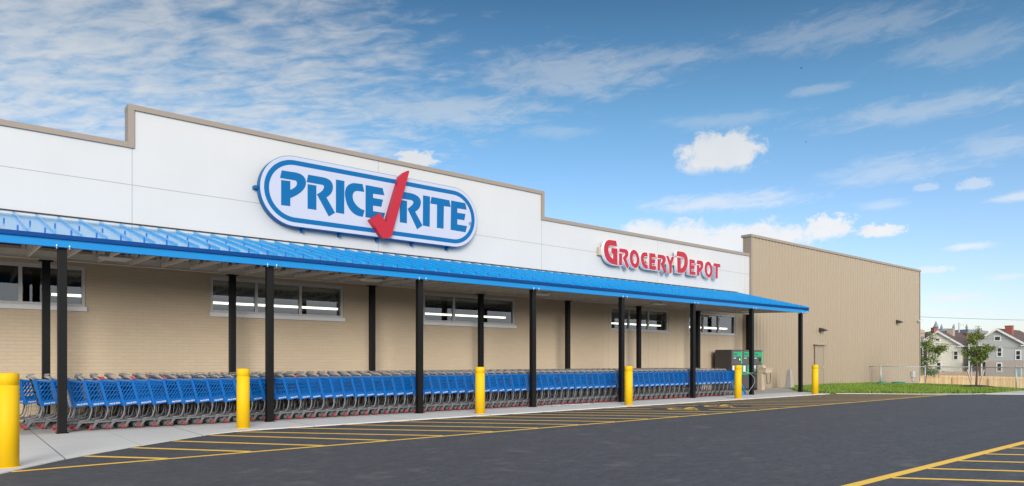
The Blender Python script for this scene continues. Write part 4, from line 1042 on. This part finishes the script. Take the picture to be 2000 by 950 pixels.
def W(u, v, wpx, hpx, kind='sash'):
    y, z = px(u, v, XF - .05); d = FW[0] * XF + FW[1] * y; k = d / FPX
    # horizontal foreshortening of a wall parallel to Y
    y2 = px(u + 1, v, XF - .05)[0]; return (y, z, wpx * abs(y2 - y), hpx * k, kind)
ypc, zrc = px(1833, 648, XF); yrc = px(1876.5, 672, XF)[0]; zec = px(1876.5, 673, XF)[1]
cream = house('cream_house', 'cream clapboard house with a gable front and brown shingle roof', XF, 2 * ypc - yrc, yrc, -1.9, zec, zrc, 9.6, M['cream_siding'],
    [W(1831, 664, 7, 3.5, 'vent'), W(1833.5, 687.5, 6.5, 14), W(1866.5, 694.5, 6.5, 15), W(1833.5, 715.5, 6.5, 13)], [(XF + 3.2, ypc - .9, 1.0, 1.1, M['brick_pale'])], porch=(px(1808, 700, XF)[0] - .3, px(1792, 700, XF)[0] - .3, (px(1800, 706, XF)[1], px(1800, 678, XF)[1])))
ypg, zrg = px(1948, 643.5, XF); yrg = px(2000, 670, XF)[0]; zeg = px(2000, 671, XF)[1]
grey = house('grey_house', 'grey clapboard house with taupe lower storey, white trimmed windows and red chimney', XF, 2 * ypg - yrg, yrg, -1.9, zeg, zrg, 12.0, M['grey_siding'],
    [W(1948, 661.5, 10, 7, 'plain'), W(1952, 688, 7.5, 15.5), W(1988.5, 694, 7.5, 16), W(1951.5, 717.5, 7.5, 14), W(1989, 728, 9, 17, 'door')], [(XF + 2.0, ypg - 1.15, 1.0, 1.3, M['brick_red'])], porch=(px(1926, 700, XF)[0], px(1899, 700, XF)[0], (px(1912, 706, XF)[1], px(1912, 676, XF)[1])))
for i, (u0, u1, v0, d, lab) in enumerate(((1888, 1930, 651, 210, 'distant red brick building between the cream and grey houses'), (1789, 1806, 650, 190, 'distant pinkish block beside the corner of the tan metal building'))):
    a, b = at(u0, v0, d), at(u1, v0, d + 6); t = thing('distant_building', lab, 'building', (a.x, a.y, -2.5))
    dv = (b - a).xy.normalized(); back = Vector((FW[0], FW[1])) * 12
    g = MB(); A_, B_ = a.xy, b.xy; C_, D_ = B_ + back, A_ + back
    g.hexa([(*A_, -2.5), (*B_, -2.5), (*C_, -2.5), (*D_, -2.5), (*A_, a.z), (*B_, a.z), (*C_, a.z), (*D_, a.z)]); under(g.build('wall', M['brick_red'] if i == 0 else M['brick_pale']), t)
    g = MB(); e = -Vector((FW[0], FW[1])) * .3; A2, B2 = A_ + e, B_ + e
    g.hexa([(*A2, a.z + .01), (*B2, a.z + .01), (*C_, a.z + .01), (*D_, a.z + .01), (*(A2 + dv * .5), a.z + 1.2), (*(B2 - dv * .5), a.z + .9), (*(C_ - dv * .5), a.z + .9), (*(D_ + dv * .5), a.z + 1.2)]); under(g.build('roof', M['slate'] if i == 0 else M['brick_pale']), t)
    g = MB()
    for k in range(4):
        p = A_.lerp(B_, .14 + .22 * k) + e * .3; q = p + dv * 1.1
        g.hexa([(*p, a.z - 2.6), (*q, a.z - 2.6), (*(q - e * .3), a.z - 2.6), (*(p - e * .3), a.z - 2.6), (*p, a.z - .9), (*q, a.z - .9), (*(q - e * .3), a.z - .9), (*(p - e * .3), a.z - .9)])
    under(g.build('windows', M['house_glass']), t)
# far brick hall with spire
DC = 420
def cb_(u0, u1, v0, v1, dep, mb, d=DC):
    a, b = at(u0, v1, d), at(u1, v0, d); f_ = Vector((FW[0], FW[1])) * dep
    A_, B_ = a.xy, b.xy; mb.hexa([(*A_, a.z), (*B_, a.z), (*(B_ + f_), a.z), (*(A_ + f_), a.z), (*A_, b.z), (*B_, b.z), (*(B_ + f_), b.z), (*(A_ + f_), b.z)])
hall = thing('spired_hall', 'far dark red brick hall with a pointed tower above the cream house roof', 'building', at(1848, 712, DC))
g = MB(); cb_(1816, 1882, 652, 725, 14, g); cb_(1824, 1832, 640, 725, 3, g, DC - 3); under(g.build('wall', M['brick_red']), hall)
g = MB(); a, b = at(1831, 652, DC), at(1882, 652, DC); f_ = Vector((FW[0], FW[1])) * 14; h1 = at(1838, 641, DC).z; h2 = at(1864, 641, DC).z
A_, B_ = a.xy, b.xy; m1, m2 = A_.lerp(B_, .18) + f_ * .5, A_.lerp(B_, .68) + f_ * .5
vs = [(*A_, a.z), (*B_, a.z), (*(B_ + f_), a.z), (*(A_ + f_), a.z)]; g.face([vs[0], vs[1], (*m2, h1), (*m1, h1)]); g.face([vs[2], vs[3], (*m1, h1), (*m2, h1)]); g.face([vs[1], vs[2], (*m2, h1)]); g.face([vs[3], vs[0], (*m1, h1)])
c = at(1828, 640, DC - 2.5); tipz = at(1828, 627.5, DC).z
g.lathe([(1.75, c.z), (1.2, lerp(c.z, tipz, .25)), (.05, tipz)], 8, (c.x, c.y, 0)); cb_(1816, 1825, 648, 652, 8, g)
under(g.build('roof', M['slate']), hall)
g = MB()
for u in (1839, 1862.5, 1888): c = at(u, 641, DC + 5); g.lathe([(.55, c.z - 3), (.55, c.z), (.8, c.z + .3), (.1, c.z + 2.4)], 8, (c.x, c.y, 0))
under(g.build('turret', M['slate']), hall)
# utility pole and wires
pp = at(1873, 690, 175)
t = thing('utility_pole', 'pale utility pole with a crossarm rising behind the cream house roof', 'utility pole', (pp.x, pp.y, -2))
ht = at(1873, 631, 175).z + 2
g = MB(); g.tube([(0, 0, 0), (0, 0, ht)], [.20, .14], 8); g.build('shaft', M['galv'], t)
g = MB(); g.bar((-.95, .78, ht - .7), (.95, -.78, ht - .7), .12, .14); g.build('crossarm', M['galv'], t)
g = MB(); [g.lathe([(.08, ht - .62), (.08, ht - .4)], 8, (x, -x * .82, 0)) for x in (-.85, 0.3, .85)]; g.build('insulators', M['brick_pale'], t)
def wire(a, b, sag, r, lab):
    g = MB(); g.tube([a.lerp(b, i / 20) - Vector((0, 0, sag * 4 * (i / 20) * (1 - i / 20))) for i in range(21)], r, 5, False)
    tag(g.build('overhead_wire', M['wire']), lab, 'wire', 'overhead wires')
wire(at(1700, 615, 95), at(2150, 628, 95), .15, .022, 'topmost overhead wire crossing open sky above the spired hall')
wire(at(1780, 661, 100), at(2150, 663, 100), .05, .016, 'overhead wire crossing the cream house roof and the grey attic window')
wire(at(1780, 668, 92), at(2150, 690, 92), .05, .022, 'lowest overhead wire crossing both house fronts above the upper windows')
# birds
for u, v, lab in ((1565, 133.5, 'small dark bird high in the blue sky, the upper of two'), (1574, 277.5, 'tiny dark bird in the sky right of the round white cloud')):
    p = at(u, v, 110); k = 1.0 if v < 200 else .7
    g = MB(); g.tube([(-.20 * k, 0, -.02), (-.1 * k, 0, 0), (.08 * k, 0, .01), (.17 * k, 0, .02), (.21 * k, 0, .015)], [.012, .045 * k, .05 * k, .03 * k, .005], 8)
    for s in (1, -1): g.face([(.07 * k, s * .03, .02), (.05 * k, s * .25 * k, .10 * k), (-.05 * k, s * .48 * k, .05 * k), (-.06 * k, s * .22 * k, .08 * k), (-.06 * k, s * .03, .02)])
    g.face([(-.18 * k, -.01, -.02), (-.18 * k, .01, -.02), (-.30 * k, .05, -.03), (-.30 * k, -.05, -.03)])
    o = g.build('bird', M['bird'], loc=p); o.rotation_euler = (R_(15), 0, R_(-40)); tag(o, lab, 'bird', 'birds in the sky')
# tree belt on the far side of the lot (mirrored in the store windows)
g = MB(); rt = random.Random(8)
for k in range(150):
    x = rt.uniform(-95, 95); y = -62 - rt.uniform(0, 16) ; h = rt.uniform(4, 8.5) if abs(x + 10) > 12 else rt.uniform(2.5, 4); r = rt.uniform(2, 4.2)
    for q in range(90):
        a = rt.uniform(0, 6.283); e = rt.uniform(-1, 1); rr2 = r * (rt.random() ** .4); c = Vector((x + rr2 * math.cos(a) * math.sqrt(1 - e * e), y + rr2 * math.sin(a) * math.sqrt(1 - e * e), max(.3, h * .55 + h * .45 * e * rr2 / r)))
        d = Vector((rt.uniform(-1, 1), rt.uniform(-1, 1), rt.uniform(-1, 1))).normalized(); n = d.cross(Vector((rt.uniform(-1, 1), rt.uniform(-1, 1), rt.uniform(-1, 1)))).normalized(); l = rt.uniform(.5, 1.0)
        g.face([c - d * l, c + n * l * .6, c + d * l, c - n * l * .6])
o = g.build('tree_belt', M['leaf_dark'], norm=False); o['kind'] = 'stuff'; tag(o, 'belt of dark trees across the lot, mirrored in the store windows', 'trees')

# ================================================================ SKY AND LIGHT
SUN_EL, SUN_AZ = R_(14.5), R_(211)       # azimuth measured from +Y (the store's back) clockwise towards +X: in front of the store
w = bpy.data.worlds.new('World'); scene.world = w; w.use_nodes = True; nt = w.node_tree
for n in list(nt.nodes): nt.nodes.remove(n)
out = N(nt, 'ShaderNodeOutputWorld'); bg = N(nt, 'ShaderNodeBackground'); bg.inputs[1].default_value = .10
sky = N(nt, 'ShaderNodeTexSky'); sky.sky_type = 'NISHITA'; sky.sun_disc = False; sky.sun_elevation = SUN_EL; sky.sun_rotation = SUN_AZ; sky.air_density = 1.0; sky.dust_density = .6; sky.ozone_density = 1.6
tc = N(nt, 'ShaderNodeTexCoord'); sp = N(nt, 'ShaderNodeSeparateXYZ'); nt.links.new(tc.outputs['Generated'], sp.inputs[0])
x, y, z = sp.outputs
az = mathn(nt, 'ARCTAN2', x, y); el = mathn(nt, 'ARCSINE', z)
cbn = N(nt, 'ShaderNodeCombineXYZ'); nt.links.new(az, cbn.inputs[0]); nt.links.new(el, cbn.inputs[1])
zz = mathn(nt, 'MAXIMUM', mathn(nt, 'ADD', z, .12), .05)
cp_ = N(nt, 'ShaderNodeCombineXYZ'); nt.links.new(mathn(nt, 'DIVIDE', x, zz), cp_.inputs[0]); nt.links.new(mathn(nt, 'DIVIDE', y, zz), cp_.inputs[1])
def noise(vec, scale, det, rough=.6, sx=1, sy=1, rot=0, dist=0.0):
    ro = N(nt, 'ShaderNodeMapping'); ro.inputs['Rotation'].default_value = (0, 0, rot); nt.links.new(vec, ro.inputs[0])
    mp = N(nt, 'ShaderNodeMapping'); mp.inputs['Scale'].default_value = (sx, sy, 1); nt.links.new(ro.outputs[0], mp.inputs[0])
    n = N(nt, 'ShaderNodeTexNoise'); n.inputs['Scale'].default_value = scale; n.inputs['Detail'].default_value = det; n.inputs['Roughness'].default_value = rough; n.inputs['Distortion'].default_value = dist; nt.links.new(mp.outputs[0], n.inputs[0]); return n.outputs[0]
def ramp(v, a, b):
    n = N(nt, 'ShaderNodeMapRange'); n.interpolation_type = 'SMOOTHSTEP'; n.inputs[1].default_value = a; n.inputs[2].default_value = b; nt.links.new(v, n.inputs[0]); return n.outputs[0]
def azel(u, v):
    a = FW[0] + (u - CX) / FPX * RT[0]; b = FW[1] + (u - CX) / FPX * RT[1]; c = (HY - v) / FPX
    return math.atan2(a, b), math.atan2(c, math.hypot(a, b))
def blob(u, v, ru, rv):                # soft ellipse in azimuth/elevation: 1 in the middle, 0 at the rim
    a, e = azel(u, v); ra = abs(azel(u + ru, v)[0] - azel(u - ru, v)[0]) / 2; re = abs(azel(u, v - rv)[1] - azel(u, v + rv)[1]) / 2
    da = mathn(nt, 'DIVIDE', mathn(nt, 'SUBTRACT', az, a), ra); de = mathn(nt, 'DIVIDE', mathn(nt, 'SUBTRACT', el, e), re)
    r = mathn(nt, 'SQRT', mathn(nt, 'ADD', mathn(nt, 'MULTIPLY', da, da), mathn(nt, 'MULTIPLY', de, de)))
    return mathn(nt, 'SUBTRACT', 1.0, r), de
cloud = None
def add(c):
    global cloud
    cloud = c if cloud is None else mathn(nt, 'MAXIMUM', cloud, c)
# broken altocumulus sheet over the left half of the view and overhead behind
P_ = cp_.outputs[0]
cells = noise(P_, 8.5, 9, .60, 1.0, 2.0, R_(47), .35); big = noise(P_, 1.5, 5, .55, 1, 1, 0)
left = ramp(az, azel(1330, 200)[0], azel(330, 200)[0])
sheet = mathn(nt, 'ADD', mathn(nt, 'MULTIPLY', cells, 1.0), mathn(nt, 'MULTIPLY', big, .65))
thr = mathn(nt, 'MULTIPLY_ADD', left, -.56, 1.05)
s1 = N(nt, 'ShaderNodeMapRange'); s1.interpolation_type = 'SMOOTHSTEP'; nt.links.new(sheet, s1.inputs[0]); nt.links.new(thr, s1.inputs[1]); nt.links.new(mathn(nt, 'ADD', thr, .56), s1.inputs[2])
add(mathn(nt, 'MULTIPLY', s1.outputs[0], .86))
E_ = cbn.outputs[0]
fine = noise(E_, 26, 8, .62, 1, 1.6); puff2 = noise(E_, 75, 8, .66, 1, 1.3, 0, .4); str_ = noise(E_, 22, 10, .68, 1, 3.4, R_(-5), .5); puff = noise(E_, 30, 10, .66, 1, 1.15, 0, .35)
def wisp(u, v, ru, rv, amt=.5, tilt=0):
    b, _ = blob(u, v, ru, rv); v_ = mathn(nt, 'ADD', mathn(nt, 'MULTIPLY', b, .55), mathn(nt, 'SUBTRACT', str_, .55)); add(mathn(nt, 'MULTIPLY', ramp(v_, .0, .46), amt * .82))
def cumulus(u, v, ru, rv, amt=.96, k=1.5):
    b, de = blob(u, v, ru, rv)
    base = ramp(de, -.75, -.35)        # flat underside
    v_ = mathn(nt, 'ADD', mathn(nt, 'MULTIPLY', b, .9), mathn(nt, 'MULTIPLY', mathn(nt, 'SUBTRACT', puff2 if ru < 75 else puff, .52), k)); add(mathn(nt, 'MULTIPLY', mathn(nt, 'MULTIPLY', ramp(v_, .08, .46), base), amt))
for a in ((1110, 145, 300, 75, .55), (850, 215, 330, 55, .62), (1290, 115, 220, 28, .42), (1640, 60, 330, 55, .36), (1880, 90, 220, 60, .30), (1800, 215, 330, 38, .42), (1420, 235, 200, 24, .30), (1740, 335, 200, 42, .40), (1410, 395, 230, 26, .80), (1080, 258, 130, 22, .28), (1960, 285, 170, 45, .36), (1600, 175, 90, 14, .35), (1720, 400, 80, 14, .4), (1990, 384, 80, 16, .7), (1860, 582, 110, 15, .8), (1850, 612, 130, 10, .6), (1970, 540, 60, 10, .6), (1890, 482, 80, 12, .85)): wisp(*a)
for a in ((1405, 300, 112, 62), (810, 312, 60, 26), (1300, 470, 190, 52), (1470, 468, 170, 46), (1615, 445, 70, 36), (1718, 452, 62, 20), (1905, 360, 46, 20, .45), (1822, 527, 50, 12, .65), (1812, 366, 36, 13, .35)): cumulus(*a)
# the sky itself: pale near the horizon, deep blue overhead
def lin(v, a, b):
    n = N(nt, 'ShaderNodeMapRange'); n.inputs[1].default_value = a; n.inputs[2].default_value = b; nt.links.new(v, n.inputs[0]); return n.outputs[0]
tn = mixc(nt, lin(el, R_(0), R_(11)), (1.24, 1.20, 1.64), (1.0, 1.13, 1.36))
tn = mixc(nt, lin(el, R_(11), R_(19)), tn, (.69, .99, 1.13)); tn = mixc(nt, lin(el, R_(19), R_(29)), tn, (.33, .55, .68))
skyc = mixc(nt, 1.0, sky.outputs[0], tn, 'MULTIPLY')
shade = mathn(nt, 'MULTIPLY', ramp(el, R_(8), R_(30)), 1.0)
cc = mixc(nt, shade, (7.0, 7.1, 7.2), (3.7, 4.0, 4.35))
cc = mixc(nt, mathn(nt, 'MULTIPLY', ramp(puff, .35, .65), .35), mixc(nt, .15, cc, (3, 3.5, 4.1)), cc)
front = ramp(mathn(nt, 'MULTIPLY', y, -1.0), .02, .45)       # bright low cloud added behind the camera as fill light under the canopy
fill_bank = mathn(nt, 'MULTIPLY', front, mathn(nt, 'MULTIPLY', ramp(el, R_(46), R_(24)), mathn(nt, 'MULTIPLY_ADD', puff, .5, .70)))
over = mathn(nt, 'MULTIPLY', ramp(el, R_(33), R_(52)), mathn(nt, 'MULTIPLY_ADD', cells, .7, .30))   # bright cloud added overhead, out of view, to lift light on the ground
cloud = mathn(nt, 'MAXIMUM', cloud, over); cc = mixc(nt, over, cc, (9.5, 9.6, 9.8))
whole = mixc(nt, fill_bank, mixc(nt, cloud, skyc, cc), (12.1, 12.3, 12.5))
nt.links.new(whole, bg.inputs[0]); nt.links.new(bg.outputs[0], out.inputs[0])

sd = bpy.data.lights.new('sun', 'SUN'); sd.energy = 2.35; sd.angle = R_(24); sd.color = (1, .95, .88)
so = bpy.data.objects.new('sun', sd); COL.objects.link(so)
dirv = Vector((math.sin(SUN_AZ) * math.cos(SUN_EL), math.cos(SUN_AZ) * math.cos(SUN_EL), math.sin(SUN_EL)))
so.rotation_euler = dirv.to_track_quat('Z', 'Y').to_euler(); so.location = (0, -20, 40)

cd = bpy.data.cameras.new('camera'); cam = bpy.data.objects.new('camera', cd); COL.objects.link(cam)
cam.location = (0, 0, HC); cam.rotation_euler = (R_(90), 0, -TH)
cd.sensor_width = 36; cd.sensor_fit = 'HORIZONTAL'; cd.lens = 36 * FPX / 2000; cd.shift_y = (HY - 475) / 2000; cd.clip_end = 5000; cd.clip_start = .05
scene.camera = cam
vs_ = scene.view_settings; vs_.view_transform = 'Standard'; vs_.look = 'None'; vs_.exposure = 0.45; vs_.gamma = 1.0; vs_.use_curve_mapping = False
scene.render.engine = 'CYCLES'; scene.cycles.max_bounces = 8; scene.cycles.transparent_max_bounces = 16; scene.cycles.use_denoising = True
